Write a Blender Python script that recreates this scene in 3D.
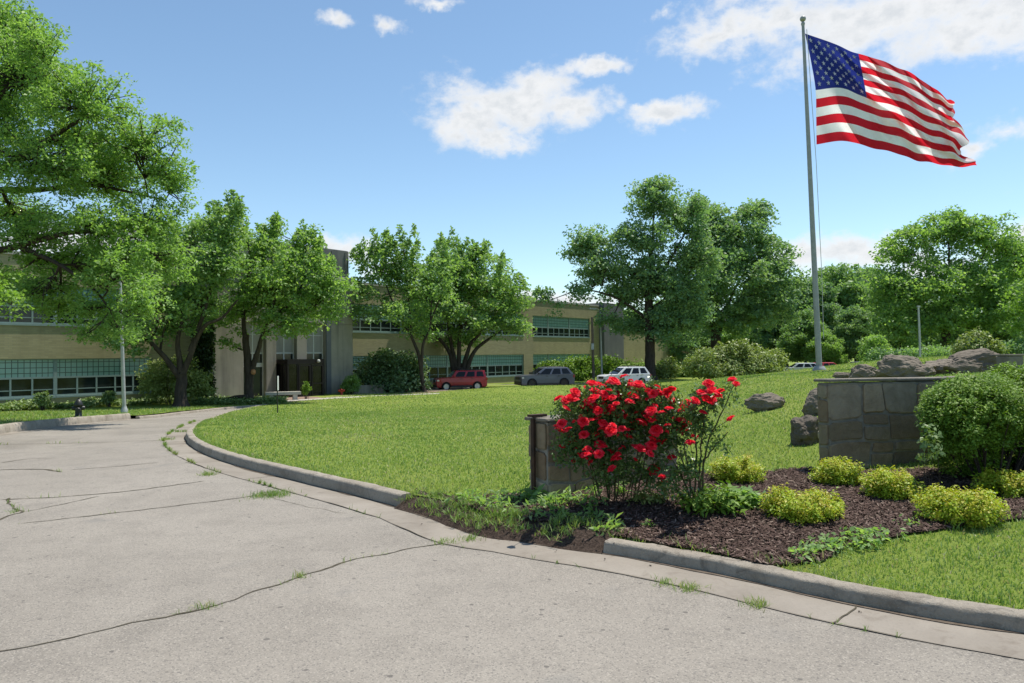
import bpy, bmesh, math, random
import numpy as np
from mathutils import Vector, Matrix, Euler, noise
from mathutils.geometry import delaunay_2d_cdt

for _o in list(bpy.data.objects):
    bpy.data.objects.remove(_o, do_unlink=True)
scene = bpy.context.scene
COL = scene.collection

# ------------------------------------------------------------------ camera
FPX = 750.0                      # focal length in pixels of a 1024 wide frame
EYE = 1.65
PITCH = math.atan((355.0 - 341.5) / FPX)
ROLL = -0.010
cam_d = bpy.data.cameras.new('camera')
cam_d.sensor_width = 36.0
cam_d.lens = 36.0 * FPX / 1024.0
cam_d.clip_start = 0.05
cam_d.clip_end = 6000.0
cam = bpy.data.objects.new('camera', cam_d)
COL.objects.link(cam)
CAMROT = Matrix.Rotation(math.pi / 2 + PITCH, 3, 'X') @ Matrix.Rotation(ROLL, 3, 'Z')
cam.matrix_world = Matrix.Translation((0, 0, EYE)) @ CAMROT.to_4x4()
scene.camera = cam


def ray(px, py):
    """direction through a point of the photograph, scaled so that y = 1"""
    d = CAMROT @ Vector(((px - 512.0) / FPX, (341.5 - py) / FPX, -1.0))
    return d / d.y


def P(px, py, Y):
    """world point at ground distance Y in the direction of photo point (px, py)"""
    d = ray(px, py)
    return Vector((d.x * Y, Y, EYE + d.z * Y))


# ------------------------------------------------------------------ light
SUN_DIR = Vector((0.82, 0.57, 0.0)).normalized()
SUN_EL = math.radians(67.0)
SUN_AZ = math.atan2(SUN_DIR.x, SUN_DIR.y)
sun_d = bpy.data.lights.new('sun', 'SUN')
sun_d.energy = 4.2
sun_d.angle = math.radians(0.53)
sun_d.color = (1.0, 0.945, 0.85)
sun = bpy.data.objects.new('sun', sun_d)
COL.objects.link(sun)
to_sun = Vector((SUN_DIR.x * math.cos(SUN_EL), SUN_DIR.y * math.cos(SUN_EL), math.sin(SUN_EL)))
sun.rotation_euler = (-to_sun).to_track_quat('-Z', 'Y').to_euler()
sun.location = (30, 20, 60)

scene.view_settings.view_transform = 'Standard'
scene.view_settings.look = 'None'
scene.view_settings.exposure = 0.50
scene.view_settings.gamma = 1.0
scene.view_settings.use_curve_mapping = False
scene.render.engine = 'CYCLES'
scene.cycles.max_bounces = 6
scene.cycles.diffuse_bounces = 3
scene.cycles.transmission_bounces = 3
scene.cycles.transparent_max_bounces = 6
scene.cycles.use_denoising = True

world = bpy.data.worlds.new('World')
scene.world = world
world.use_nodes = True
WT = world.node_tree
for _n in list(WT.nodes):
    WT.nodes.remove(_n)


def wn(kind, **kw):
    n = WT.nodes.new(kind)
    for k, v in kw.items():
        setattr(n, k, v)
    return n


def wmath(op, a, b=None, c=None, clamp=False):
    n = WT.nodes.new('ShaderNodeMath')
    n.operation = op
    n.use_clamp = clamp
    for i, v in enumerate((a, b, c)):
        if v is None:
            continue
        if isinstance(v, (int, float)):
            n.inputs[i].default_value = v
        else:
            WT.links.new(v, n.inputs[i])
    return n.outputs[0]


sky = wn('ShaderNodeTexSky')
sky.sky_type = 'NISHITA'
sky.sun_disc = False
sky.sun_elevation = SUN_EL
sky.sun_rotation = SUN_AZ
sky.air_density = 0.9
sky.dust_density = 0.25
sky.ozone_density = 1.9
bg_sky = wn('ShaderNodeBackground')
bg_sky.inputs[1].default_value = 0.134
sky_tint = wn('ShaderNodeMix', data_type='RGBA', blend_type='MULTIPLY')
sky_tint.inputs['Factor'].default_value = 1.0
sky_tint.inputs['B'].default_value = (0.90, 0.955, 0.905, 1)
WT.links.new(sky.outputs[0], sky_tint.inputs['A'])
WT.links.new(sky_tint.outputs['Result'], bg_sky.inputs[0])
bg_cloud = wn('ShaderNodeBackground')
tc = wn('ShaderNodeTexCoord')
sep = wn('ShaderNodeSeparateXYZ')
WT.links.new(tc.outputs['Generated'], sep.inputs[0])
az = wmath('ARCTAN2', sep.outputs[0], sep.outputs[1])
el = wmath('ARCSINE', sep.outputs[2])
comb = wn('ShaderNodeCombineXYZ')
WT.links.new(az, comb.inputs[0])
WT.links.new(el, comb.inputs[1])


def wnoise(scale, detail, rough, stretch=1.5, w=0.0, dist=0.0):
    mp = wn('ShaderNodeMapping')
    mp.inputs['Scale'].default_value = (1.0, stretch, 1.0)
    mp.inputs['Location'].default_value = (w, w * 0.7, w * 1.3)
    WT.links.new(comb.outputs[0], mp.inputs[0])
    n = wn('ShaderNodeTexNoise')
    n.inputs['Scale'].default_value = scale
    n.inputs['Detail'].default_value = detail
    n.inputs['Roughness'].default_value = rough
    n.inputs['Distortion'].default_value = dist
    WT.links.new(mp.outputs[0], n.inputs['Vector'])
    return n.outputs[0]


n_big = wnoise(9.0, 8.0, 0.60, 1.6, 0.0, 0.3)
n_fine = wnoise(38.0, 7.0, 0.62, 1.5, 3.1)
# every cloud: centre and half size as seen in the sky
CLOUDS = [(505, 105, 88, 34), (468, 120, 54, 28), (570, 105, 62, 20), (502, 138, 54, 18), (540, 86, 48, 24), (515, 110, 60, 30),
          (592, 65, 48, 10), (667, 113, 46, 14), (640, 108, 20, 6),
          (780, 24, 120, 26), (880, 22, 140, 40), (970, 32, 120, 32), (870, -40, 150, 46), (730, 34, 48, 12),
          (340, 24, 17, 8), (387, 27, 16, 8), (432, 1, 28, 8), (662, 15, 15, 9),
          (1016, 124, 34, 15), (970, 152, 26, 13), (865, 252, 62, 22), (800, 258, 60, 18), (930, 268, 60, 18),
          (345, 248, 62, 14), (395, 268, 40, 16), (560, 300, 120, 14), (80, 240, 110, 22), (1020, 240, 40, 20),
          (-260, 60, 150, 50), (1300, 120, 180, 50), (1500, 240, 200, 30), (-420, 200, 160, 40)]
n_wx = wnoise(22.0, 6.0, 0.6, 1.0, 7.7)
n_wy = wnoise(22.0, 6.0, 0.6, 1.0, 12.3)
azw = wmath('ADD', az, wmath('MULTIPLY', wmath('SUBTRACT', n_wx, 0.5), 0.075))
elw = wmath('ADD', el, wmath('MULTIPLY', wmath('SUBTRACT', n_wy, 0.5), 0.045))
field = None
for (cx, cy, hw, hh) in CLOUDS:
    d = (CAMROT @ Vector(((cx - 512) / FPX, (341.5 - cy) / FPX, -1.0))).normalized()
    a0, e0 = math.atan2(d.x, d.y), math.asin(d.z)
    sw = math.cos(e0) * FPX * math.sqrt(1 + ((cx - 512) / FPX) ** 2 * 0.6)
    dx = wmath('MULTIPLY', wmath('SUBTRACT', azw, a0), sw / hw)
    dy = wmath('MULTIPLY', wmath('SUBTRACT', elw, e0), FPX / hh)
    rr = wmath('ADD', wmath('MULTIPLY', dx, dx), wmath('MULTIPLY', dy, dy))
    amp = 1.0 if hw > 40 else (0.80 if hw > 17 else 0.62)
    f = wmath('MULTIPLY', wmath('SUBTRACT', 1.0, wmath('SQRT', rr)), amp)
    field = f if field is None else wmath('SMOOTH_MAX', field, f, 0.25)
field = wmath('MAXIMUM', field, -1.2)
turb = wmath('ADD', wmath('MULTIPLY', wmath('SUBTRACT', n_big, 0.5), 1.7),
             wmath('MULTIPLY', wmath('SUBTRACT', n_fine, 0.5), 1.15))
dens = wmath('ADD', field, turb)
ramp = wn('ShaderNodeMapRange', interpolation_type='SMOOTHSTEP')
ramp.inputs['From Min'].default_value = -0.10
ramp.inputs['From Max'].default_value = 0.78
ramp.inputs['To Max'].default_value = 0.97
WT.links.new(dens, ramp.inputs['Value'])
# thick parts of the clouds are a little greyer
thick = wn('ShaderNodeMapRange', interpolation_type='SMOOTHSTEP')
thick.inputs['From Min'].default_value = 0.35
thick.inputs['From Max'].default_value = 1.5
WT.links.new(wmath('ADD', dens, wmath('MULTIPLY', wmath('SUBTRACT', n_fine, 0.5), 1.5)), thick.inputs['Value'])
cmix = wn('ShaderNodeMix', data_type='RGBA')
cmix.inputs['A'].default_value = (0.95, 0.96, 0.97, 1)
cmix.inputs['B'].default_value = (0.74, 0.775, 0.81, 1)
WT.links.new(thick.outputs[0], cmix.inputs['Factor'])
WT.links.new(cmix.outputs['Result'], bg_cloud.inputs[0])
bg_cloud.inputs[1].default_value = 0.69
wmix = wn('ShaderNodeMixShader')
WT.links.new(ramp.outputs[0], wmix.inputs[0])
WT.links.new(bg_sky.outputs[0], wmix.inputs[1])
WT.links.new(bg_cloud.outputs[0], wmix.inputs[2])
wout = wn('ShaderNodeOutputWorld')
WT.links.new(wmix.outputs[0], wout.inputs['Surface'])

# ------------------------------------------------------------------ object helpers


def tag(o, label=None, cat=None, group=None, kind=None):
    if label:
        o['label'] = label
    if cat:
        o['category'] = cat
    if group:
        o['group'] = group
    if kind:
        o['kind'] = kind
    return o


def link(o, parent=None):
    COL.objects.link(o)
    if parent is not None:
        o.parent = parent
    return o


def empty(name, loc, rz=0.0, label=None, cat=None, group=None):
    o = bpy.data.objects.new(name, None)
    o.empty_display_size = 0.2
    o.location = loc
    o.rotation_euler = (0, 0, rz)
    link(o)
    return tag(o, label, cat, group)


def mesh_arrays(name, verts, faces, mats, parent=None, rnd=None, smooth=False, mat_idx=None):
    """verts (N,3) array, faces (F,k) array of equal sized polygons"""
    verts = np.asarray(verts, dtype=np.float32)
    faces = np.asarray(faces, dtype=np.int32)
    me = bpy.data.meshes.new(name)
    nf, k = faces.shape
    me.vertices.add(len(verts))
    me.vertices.foreach_set('co', verts.ravel())
    me.loops.add(nf * k)
    me.loops.foreach_set('vertex_index', faces.ravel())
    me.polygons.add(nf)
    me.polygons.foreach_set('loop_start', np.arange(0, nf * k, k, dtype=np.int32))
    if smooth:
        me.polygons.foreach_set('use_smooth', np.ones(nf, dtype=bool))
    for m in (mats if isinstance(mats, (list, tuple)) else [mats]):
        me.materials.append(m)
    if mat_idx is not None:
        me.polygons.foreach_set('material_index', np.asarray(mat_idx, dtype=np.int32))
    me.update(calc_edges=True)
    if rnd is not None:
        at = me.attributes.new('rnd', 'FLOAT', 'FACE')
        at.data.foreach_set('value', np.asarray(rnd, dtype=np.float32))
    o = bpy.data.objects.new(name, me)
    return link(o, parent)


class MB:
    """collects shapes into one mesh"""

    def __init__(self):
        self.v, self.f, self.m, self.s, self.r = [], [], [], [], []

    def add(self, verts, faces, mi=0, smooth=False, rnd=0.5):
        b = len(self.v)
        self.v += [tuple(p) for p in verts]
        for f in faces:
            self.f.append([i + b for i in f])
            self.m.append(mi)
            self.s.append(smooth)
            self.r.append(rnd)

    def box(self, x0, x1, y0, y1, z0, z1, mi=0, mat=None, rnd=0.5):
        vs = [Vector((x, y, z)) for z in (z0, z1) for y in (y0, y1) for x in (x0, x1)]
        if mat is not None:
            vs = [mat @ p for p in vs]
        self.add(vs, [(0, 2, 3, 1), (4, 5, 7, 6), (0, 1, 5, 4), (2, 6, 7, 3), (0, 4, 6, 2), (1, 3, 7, 5)], mi, False, rnd)

    def tube(self, pts, radii, n=8, mi=0, caps=True, rnd=0.5):
        pts = [Vector(p) for p in pts]
        if isinstance(radii, (int, float)):
            radii = [radii] * len(pts)
        vs, fs = [], []
        prev = None
        for i, p in enumerate(pts):
            t = (pts[min(i + 1, len(pts) - 1)] - pts[max(i - 1, 0)])
            t = t.normalized() if t.length > 1e-9 else Vector((0, 0, 1))
            if prev is None:
                a = t.orthogonal().normalized()
            else:
                a = (prev - t * prev.dot(t))
                a = a.normalized() if a.length > 1e-6 else t.orthogonal().normalized()
            prev = a
            b = t.cross(a)
            for k in range(n):
                th = 2 * math.pi * k / n
                vs.append(p + (a * math.cos(th) + b * math.sin(th)) * radii[i])
        for i in range(len(pts) - 1):
            for k in range(n):
                k2 = (k + 1) % n
                fs.append((i * n + k, i * n + k2, (i + 1) * n + k2, (i + 1) * n + k))
        self.add(vs, fs, mi, True, rnd)
        if caps:
            self.add([vs[k] for k in range(n)][::-1], [tuple(range(n))], mi, False, rnd)
            self.add([vs[(len(pts) - 1) * n + k] for k in range(n)], [tuple(range(n))], mi, False, rnd)

    def lathe(self, prof, n=16, mi=0, center=(0, 0, 0), mat=None, smooth=True, caps=True):
        """prof: list of (radius, z)"""
        c = Vector(center)
        vs, fs = [], []
        for (r, z) in prof:
            for k in range(n):
                th = 2 * math.pi * k / n
                p = Vector((r * math.cos(th), r * math.sin(th), z))
                vs.append((mat @ p if mat is not None else p) + c)
        for i in range(len(prof) - 1):
            for k in range(n):
                k2 = (k + 1) % n
                fs.append((i * n + k, i * n + k2, (i + 1) * n + k2, (i + 1) * n + k))
        self.add(vs, fs, mi, smooth)
        if not caps:
            return
        self.add(vs[:n][::-1], [tuple(range(n))], mi)
        self.add(vs[-n:], [tuple(range(n))], mi)

    def prism(self, outline, y0, y1, mi=0, axes='xzy'):
        """outline in (a, b); extruded along the third axis"""
        def mk(a, b, c):
            d = dict(zip(axes, (a, b, c)))
            return Vector((d['x'], d['y'], d['z']))
        n = len(outline)
        vs = [mk(a, b, y0) for a, b in outline] + [mk(a, b, y1) for a, b in outline]
        fs = [tuple(range(n))[::-1], tuple(range(n, 2 * n))]
        for k in range(n):
            k2 = (k + 1) % n
            fs.append((k, k2, n + k2, n + k))
        self.add(vs, fs, mi)

    def build(self, name, mats, parent=None, bevel=0.0, seg=2, recalc=True, sub=0):
        me = bpy.data.meshes.new(name)
        me.from_pydata(self.v, [], self.f)
        for m in (mats if isinstance(mats, (list, tuple)) else [mats]):
            me.materials.append(m)
        me.polygons.foreach_set('material_index', self.m)
        me.polygons.foreach_set('use_smooth', self.s)
        at = me.attributes.new('rnd', 'FLOAT', 'FACE')
        at.data.foreach_set('value', self.r)
        me.update()
        if recalc or bevel:
            bm = bmesh.new()
            bm.from_mesh(me)
            if bevel:
                bmesh.ops.remove_doubles(bm, verts=bm.verts, dist=1e-5)
            bmesh.ops.recalc_face_normals(bm, faces=bm.faces)
            if bevel:
                ed = [e for e in bm.edges if len(e.link_faces) == 2 and e.calc_face_angle(0) > 0.5]
                bmesh.ops.bevel(bm, geom=ed, offset=bevel, segments=seg, affect='EDGES', profile=0.6, clamp_overlap=True)
            bm.to_mesh(me)
            bm.free()
        o = bpy.data.objects.new(name, me)
        return link(o, parent)


# ------------------------------------------------------------------ materials


def new_mat(name):
    m = bpy.data.materials.new(name)
    m.use_nodes = True
    nt = m.node_tree
    b = nt.nodes['Principled BSDF']
    return m, nt, b


def nnode(nt, kind, ins=None, **kw):
    n = nt.nodes.new(kind)
    for k, v in kw.items():
        setattr(n, k, v)
    for k, v in (ins or {}).items():
        if hasattr(v, 'is_output') or isinstance(v, bpy.types.NodeSocket):
            nt.links.new(v, n.inputs[k])
        else:
            n.inputs[k].default_value = v
    return n


def ramp_node(nt, fac, stops):
    r = nt.nodes.new('ShaderNodeValToRGB')
    cr = r.color_ramp
    while len(cr.elements) < len(stops):
        cr.elements.new(0.5)
    for e, (p, c) in zip(cr.elements, stops):
        e.position = p
        e.color = (c[0], c[1], c[2], 1)
    nt.links.new(fac, r.inputs[0])
    return r.outputs[0]


def mixc(nt, fac, a, b, mode='MIX'):
    n = nt.nodes.new('ShaderNodeMix')
    n.data_type = 'RGBA'
    n.blend_type = mode
    for key, v in (('Factor', fac), ('A', a), ('B', b)):
        if isinstance(v, bpy.types.NodeSocket):
            nt.links.new(v, n.inputs[key])
        elif key == 'Factor':
            n.inputs[key].default_value = v
        else:
            n.inputs[key].default_value = (v[0], v[1], v[2], 1)
    return n.outputs['Result']


def tnoise(nt, vec, scale, detail=4.0, rough=0.55, dist=0.0):
    n = nnode(nt, 'ShaderNodeTexNoise', {'Scale': scale, 'Detail': detail, 'Roughness': rough, 'Distortion': dist})
    nt.links.new(vec, n.inputs['Vector'])
    return n.outputs[0]


def bump(nt, b, height, strength=0.4, dist=0.02):
    n = nnode(nt, 'ShaderNodeBump', {'Strength': strength, 'Distance': dist})
    nt.links.new(height, n.inputs['Height'])
    nt.links.new(n.outputs[0], b.inputs['Normal'])


def noisy(name, c1, c2, scale=4.0, rough=0.8, metal=0.0, bstr=0.3, bdist=0.01, c3=None, detail=6.0, coord='Object', spec=0.4, bscale=None):
    m, nt, b = new_mat(name)
    t = nnode(nt, 'ShaderNodeTexCoord')
    v = t.outputs[coord]
    n1 = tnoise(nt, v, scale, detail, 0.6)
    stops = [(0.3, c1), (0.7, c2)] if c3 is None else [(0.28, c1), (0.52, c2), (0.75, c3)]
    col = ramp_node(nt, n1, stops)
    nt.links.new(col, b.inputs['Base Color'])
    b.inputs['Roughness'].default_value = rough
    b.inputs['Metallic'].default_value = metal
    b.inputs['Specular IOR Level'].default_value = spec
    if bstr:
        bump(nt, b, tnoise(nt, v, bscale or scale * 6, 4.0, 0.6), bstr, bdist)
    return m


def plain(name, c, rough=0.5, metal=0.0, spec=0.5, coat=0.0):
    m, nt, b = new_mat(name)
    t = nnode(nt, 'ShaderNodeTexCoord')
    n1 = tnoise(nt, t.outputs['Object'], 7.0, 5.0, 0.6)
    col = ramp_node(nt, n1, [(0.25, [x * 0.88 for x in c]), (0.75, [min(1, x * 1.08) for x in c])])
    nt.links.new(col, b.inputs['Base Color'])
    b.inputs['Roughness'].default_value = rough
    b.inputs['Metallic'].default_value = metal
    b.inputs['Specular IOR Level'].default_value = spec
    b.inputs['Coat Weight'].default_value = coat
    return m


def leaf_mat(name, cols, trans=0.35, rough=0.5, tcol=None, spec=0.35):
    m, nt, b = new_mat(name)
    at = nnode(nt, 'ShaderNodeAttribute')
    at.attribute_name = 'rnd'
    n = len(cols)
    col = ramp_node(nt, at.outputs['Fac'], [(i / (n - 1), c) for i, c in enumerate(cols)])
    nt.links.new(col, b.inputs['Base Color'])
    b.inputs['Roughness'].default_value = rough
    b.inputs['Specular IOR Level'].default_value = spec
    tr = nnode(nt, 'ShaderNodeBsdfTranslucent')
    tc_ = mixc(nt, 1.0, col, tcol or (1.25, 1.35, 0.55), 'MULTIPLY')
    nt.links.new(tc_, tr.inputs['Color'])
    mx = nnode(nt, 'ShaderNodeMixShader')
    mx.inputs[0].default_value = trans
    nt.links.new(b.outputs[0], mx.inputs[1])
    nt.links.new(tr.outputs[0], mx.inputs[2])
    out = nt.nodes['Material Output']
    nt.links.new(mx.outputs[0], out.inputs['Surface'])
    return m


def ss(a, b, x):
    t = np.clip((np.asarray(x, dtype=float) - a) / (b - a), 0, 1)
    return t * t * (3 - 2 * t)

# ------------------------------------------------------------------ ground heights


def zroad(x, y):
    x = np.asarray(x, dtype=float)
    y = np.asarray(y, dtype=float)
    return -1.25 * ss(9, 46, y) * (1 - 0.85 * ss(9, 22, x) * (1 - 0.75 * ss(45, 72, y)))


KERB_PTS = []


def kerb_fade(x, y):
    if not KERB_PTS:
        return 1.0
    x, y = np.broadcast_arrays(np.asarray(x, dtype=float), np.asarray(y, dtype=float))
    out = np.ones(x.shape)
    near = (np.hypot(x, y) < 20) & (y > -1)
    if near.any():
        k = KERB_PTS[0]
        xs, ys = x[near], y[near]
        d = np.full(xs.shape, 1e9)
        for a in range(0, xs.size, 20000):
            dd = (xs.ravel()[a:a + 20000, None] - k[None, :, 0]) ** 2 + (ys.ravel()[a:a + 20000, None] - k[None, :, 1]) ** 2
            d.ravel()[a:a + 20000] = dd.min(1)
        out[near] = ss(0.22, 1.3, np.sqrt(d))
    return out


def zlawn(x, y):
    x = np.asarray(x, dtype=float)
    y = np.asarray(y, dtype=float)
    m = (1.04 + 0.34 * ss(16, 32, y)) * ss(2.2, 9.5, x - 0.06 * (y - 10)) * ss(7.0, 13.0, y) * (1 - ss(36, 58, y))
    w = y - (61.2 + 0.30 * x)
    m = m + 0.24 * np.exp(-((w + 2.0) / 3.5) ** 2) * ss(-6, 0, x) * (1 - ss(14, 24, x))
    b = 0.10 * ss(4.6, 7.5, y) * ss(-1.2, 1.2, x) * (1 - ss(14, 24, y))
    und = 0.03 * np.sin(x * 0.35 + 1.0) * np.sin(y * 0.23)
    low = 0.038 * ss(-0.3, 0.8, x) * (1 - ss(6.2, 9.0, y))
    return zroad(x, y) + 0.130 - low + (m + b + und * ss(6, 14, y)) * kerb_fade(x, y)


def on(px, py, zf):
    """point where the sight line through (px, py) meets a height field"""
    d = ray(px, py)
    lo, hi = 1.5, 1.5
    while hi < 130:
        hi += 0.25
        if EYE + d.z * hi < float(zf(d.x * hi, hi)):
            break
        lo = hi
    for _ in range(25):
        mid = (lo + hi) / 2
        if EYE + d.z * mid < float(zf(d.x * mid, mid)):
            hi = mid
        else:
            lo = mid
    return Vector((d.x * hi, hi, float(zf(d.x * hi, hi))))


def smooth_path(pts, step=0.15, closed=False):
    """Catmull-Rom through 2D points, resampled"""
    pts = [Vector((p[0], p[1])) for p in pts]
    n = len(pts)
    out = []
    rng = range(n) if closed else range(n - 1)
    for i in rng:
        p1, p2 = pts[i], pts[(i + 1) % n]
        p0 = pts[i - 1] if (i > 0 or closed) else p1 * 2 - p2
        p3 = pts[(i + 2) % n] if (i + 2 < n or closed) else p2 * 2 - p1
        k = max(1, int((p2 - p1).length / step))
        for j in range(k):
            t = j / k
            out.append(0.5 * ((2 * p1) + (p2 - p0) * t + (2 * p0 - 5 * p1 + 4 * p2 - p3) * t * t + (3 * p1 - p0 - 3 * p2 + p3) * t ** 3))
    if not closed:
        out.append(pts[-1].copy())
    return out


def in_poly(px, py, poly):
    px = np.asarray(px)
    py = np.asarray(py)
    inside = np.zeros(px.shape, dtype=bool)
    n = len(poly)
    j = n - 1
    for i in range(n):
        xi, yi = poly[i]
        xj, yj = poly[j]
        if yi != yj:
            c = ((yi > py) != (yj > py)) & (px < (xj - xi) * (py - yi) / (yj - yi) + xi)
            inside ^= c
        j = i
    return inside


def sheet(name, poly, zf, mat, dz=0.0, fine=0.5, coarse=2.5, near=22.0, kind='structure'):
    """triangulated sheet over a polygon that follows a height field"""
    poly = [Vector((p[0], p[1])) for p in poly]
    xs = [p.x for p in poly]
    ys = [p.y for p in poly]
    rs = np.random.RandomState(5)
    pts = []
    for st, cond in ((fine, lambda x, y: np.hypot(x, y) < near), (coarse, lambda x, y: np.hypot(x, y) >= near)):
        gx, gy = np.meshgrid(np.arange(min(xs), max(xs), st), np.arange(min(ys), max(ys), st))
        gx = gx.ravel() + rs.uniform(-0.3, 0.3, gx.size) * st
        gy = gy.ravel() + rs.uniform(-0.3, 0.3, gy.size) * st
        k = cond(gx, gy)
        pts.append(np.stack([gx[k], gy[k]], 1))
    pts = np.concatenate(pts)
    pts = pts[in_poly(pts[:, 0], pts[:, 1], [(p.x, p.y) for p in poly])]
    vin = poly + [Vector(p) for p in pts]
    n = len(poly)
    v, e, f, *_ = delaunay_2d_cdt(vin, [(i, (i + 1) % n) for i in range(n)], [list(range(n))], 1, 1e-4)
    va = np.array([(p.x, p.y) for p in v])
    z = zf(va[:, 0], va[:, 1]) + dz
    fa = np.array([t for t in f if len(t) == 3], dtype=np.int32)
    a, b, c = va[fa[:, 0]], va[fa[:, 1]], va[fa[:, 2]]
    cr = (b[:, 0] - a[:, 0]) * (c[:, 1] - a[:, 1]) - (b[:, 1] - a[:, 1]) * (c[:, 0] - a[:, 0])
    fa[cr < 0] = fa[cr < 0][:, ::-1]
    o = mesh_arrays(name, np.column_stack([va, z]), fa, mat, smooth=True)
    return tag(o, kind=kind)


# materials of the ground
def road_material():
    m, nt, b = new_mat('worn concrete')
    t = nnode(nt, 'ShaderNodeTexCoord')
    v = t.outputs['Object']
    big = tnoise(nt, v, 0.35, 5.0, 0.6, 0.4)
    mid = tnoise(nt, v, 2.3, 6.0, 0.65)
    col = ramp_node(nt, big, [(0.30, (0.255, 0.231, 0.198)), (0.48, (0.335, 0.305, 0.263)), (0.72, (0.392, 0.358, 0.310))])
    col = mixc(nt, nnode(nt, 'ShaderNodeMapRange', {'Value': mid, 'From Min': 0.48, 'From Max': 0.72, 'To Max': 0.5}).outputs[0], col, (0.225, 0.205, 0.178))
    # exposed aggregate: dark and light pebbles
    vor = nnode(nt, 'ShaderNodeTexVoronoi', {'Scale': 120.0})
    nt.links.new(v, vor.inputs['Vector'])
    sepc = nnode(nt, 'ShaderNodeSeparateColor')
    nt.links.new(vor.outputs['Color'], sepc.inputs[0])
    dark = nnode(nt, 'ShaderNodeMapRange', {'Value': sepc.outputs[0], 'From Min': 0.78, 'From Max': 0.9, 'To Max': 0.62}).outputs[0]
    lite = nnode(nt, 'ShaderNodeMapRange', {'Value': sepc.outputs[1], 'From Min': 0.80, 'From Max': 0.9, 'To Max': 0.6}).outputs[0]
    col = mixc(nt, dark, col, (0.15, 0.14, 0.13))
    col = mixc(nt, lite, col, (0.47, 0.43, 0.37))
    grit = tnoise(nt, v, 210.0, 3.0, 0.75)
    col = mixc(nt, nnode(nt, 'ShaderNodeMapRange', {'Value': grit, 'From Min': 0.35, 'From Max': 0.65, 'To Min': 0.0, 'To Max': 0.5}).outputs[0], mixc(nt, 1.0, col, (0.72, 0.71, 0.70), 'MULTIPLY'), col)
    pit = nnode(nt, 'ShaderNodeTexVoronoi', {'Scale': 11.0})
    nt.links.new(v, pit.inputs['Vector'])
    pc = nnode(nt, 'ShaderNodeSeparateColor')
    nt.links.new(pit.outputs['Color'], pc.inputs[0])
    pr_ = nnode(nt, 'ShaderNodeMath', {0: pit.outputs['Distance'], 1: nnode(nt, 'ShaderNodeMath', {0: pc.outputs[0], 1: 0.20}, operation='MULTIPLY').outputs[0]}, operation='LESS_THAN').outputs[0]
    pr_ = nnode(nt, 'ShaderNodeMath', {0: pr_, 1: nnode(nt, 'ShaderNodeMapRange', {'Value': pc.outputs[1], 'From Min': 0.25, 'From Max': 0.7, 'To Max': 0.8}).outputs[0]}, operation='MULTIPLY').outputs[0]
    col = mixc(nt, pr_, col, (0.11, 0.10, 0.09))
    # a few oil and rubber spots
    spot = tnoise(nt, v, 1.1, 3.0, 0.5, 1.2)
    col = mixc(nt, nnode(nt, 'ShaderNodeMapRange', {'Value': spot, 'From Min': 0.62, 'From Max': 0.74, 'To Max': 0.4}).outputs[0], col, (0.17, 0.165, 0.155))
    nt.links.new(col, b.inputs['Base Color'])
    b.inputs['Roughness'].default_value = 0.88
    b.inputs['Specular IOR Level'].default_value = 0.25
    h = nnode(nt, 'ShaderNodeMath', {0: sepc.outputs[2], 1: tnoise(nt, v, 40.0, 5.0, 0.7)}, operation='ADD').outputs[0]
    bump(nt, b, h, 0.55, 0.006)
    return m


def kerb_material():
    m, nt, b = new_mat('kerb concrete')
    t = nnode(nt, 'ShaderNodeTexCoord')
    v = t.outputs['Object']
    n1 = tnoise(nt, v, 1.8, 7.0, 0.65, 0.3)
    col = ramp_node(nt, n1, [(0.30, (0.20, 0.168, 0.130)), (0.46, (0.305, 0.268, 0.218)), (0.70, (0.385, 0.342, 0.285))])
    n2 = tnoise(nt, v, 28.0, 5.0, 0.7)
    col = mixc(nt, nnode(nt, 'ShaderNodeMapRange', {'Value': n2, 'From Min': 0.5, 'From Max': 0.75, 'To Max': 0.55}).outputs[0], col, (0.13, 0.12, 0.105))
    n3 = tnoise(nt, v, 5.5, 7.0, 0.72, 1.0)
    col = mixc(nt, nnode(nt, 'ShaderNodeMapRange', {'Value': n3, 'From Min': 0.55, 'From Max': 0.68, 'To Max': 0.6}).outputs[0], col, (0.11, 0.092, 0.072))
    n4 = tnoise(nt, v, 90.0, 3.0, 0.7)
    col = mixc(nt, nnode(nt, 'ShaderNodeMapRange', {'Value': n4, 'From Min': 0.56, 'From Max': 0.7, 'To Max': 0.5}).outputs[0], col, (0.44, 0.40, 0.34))
    nt.links.new(col, b.inputs['Base Color'])
    b.inputs['Roughness'].default_value = 0.9
    b.inputs['Specular IOR Level'].default_value = 0.25
    bump(nt, b, nnode(nt, 'ShaderNodeMath', {0: tnoise(nt, v, 35.0, 6.0, 0.75), 1: tnoise(nt, v, 7.0, 6.0, 0.7)}, operation='ADD').outputs[0], 0.8, 0.02)
    return m


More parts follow.
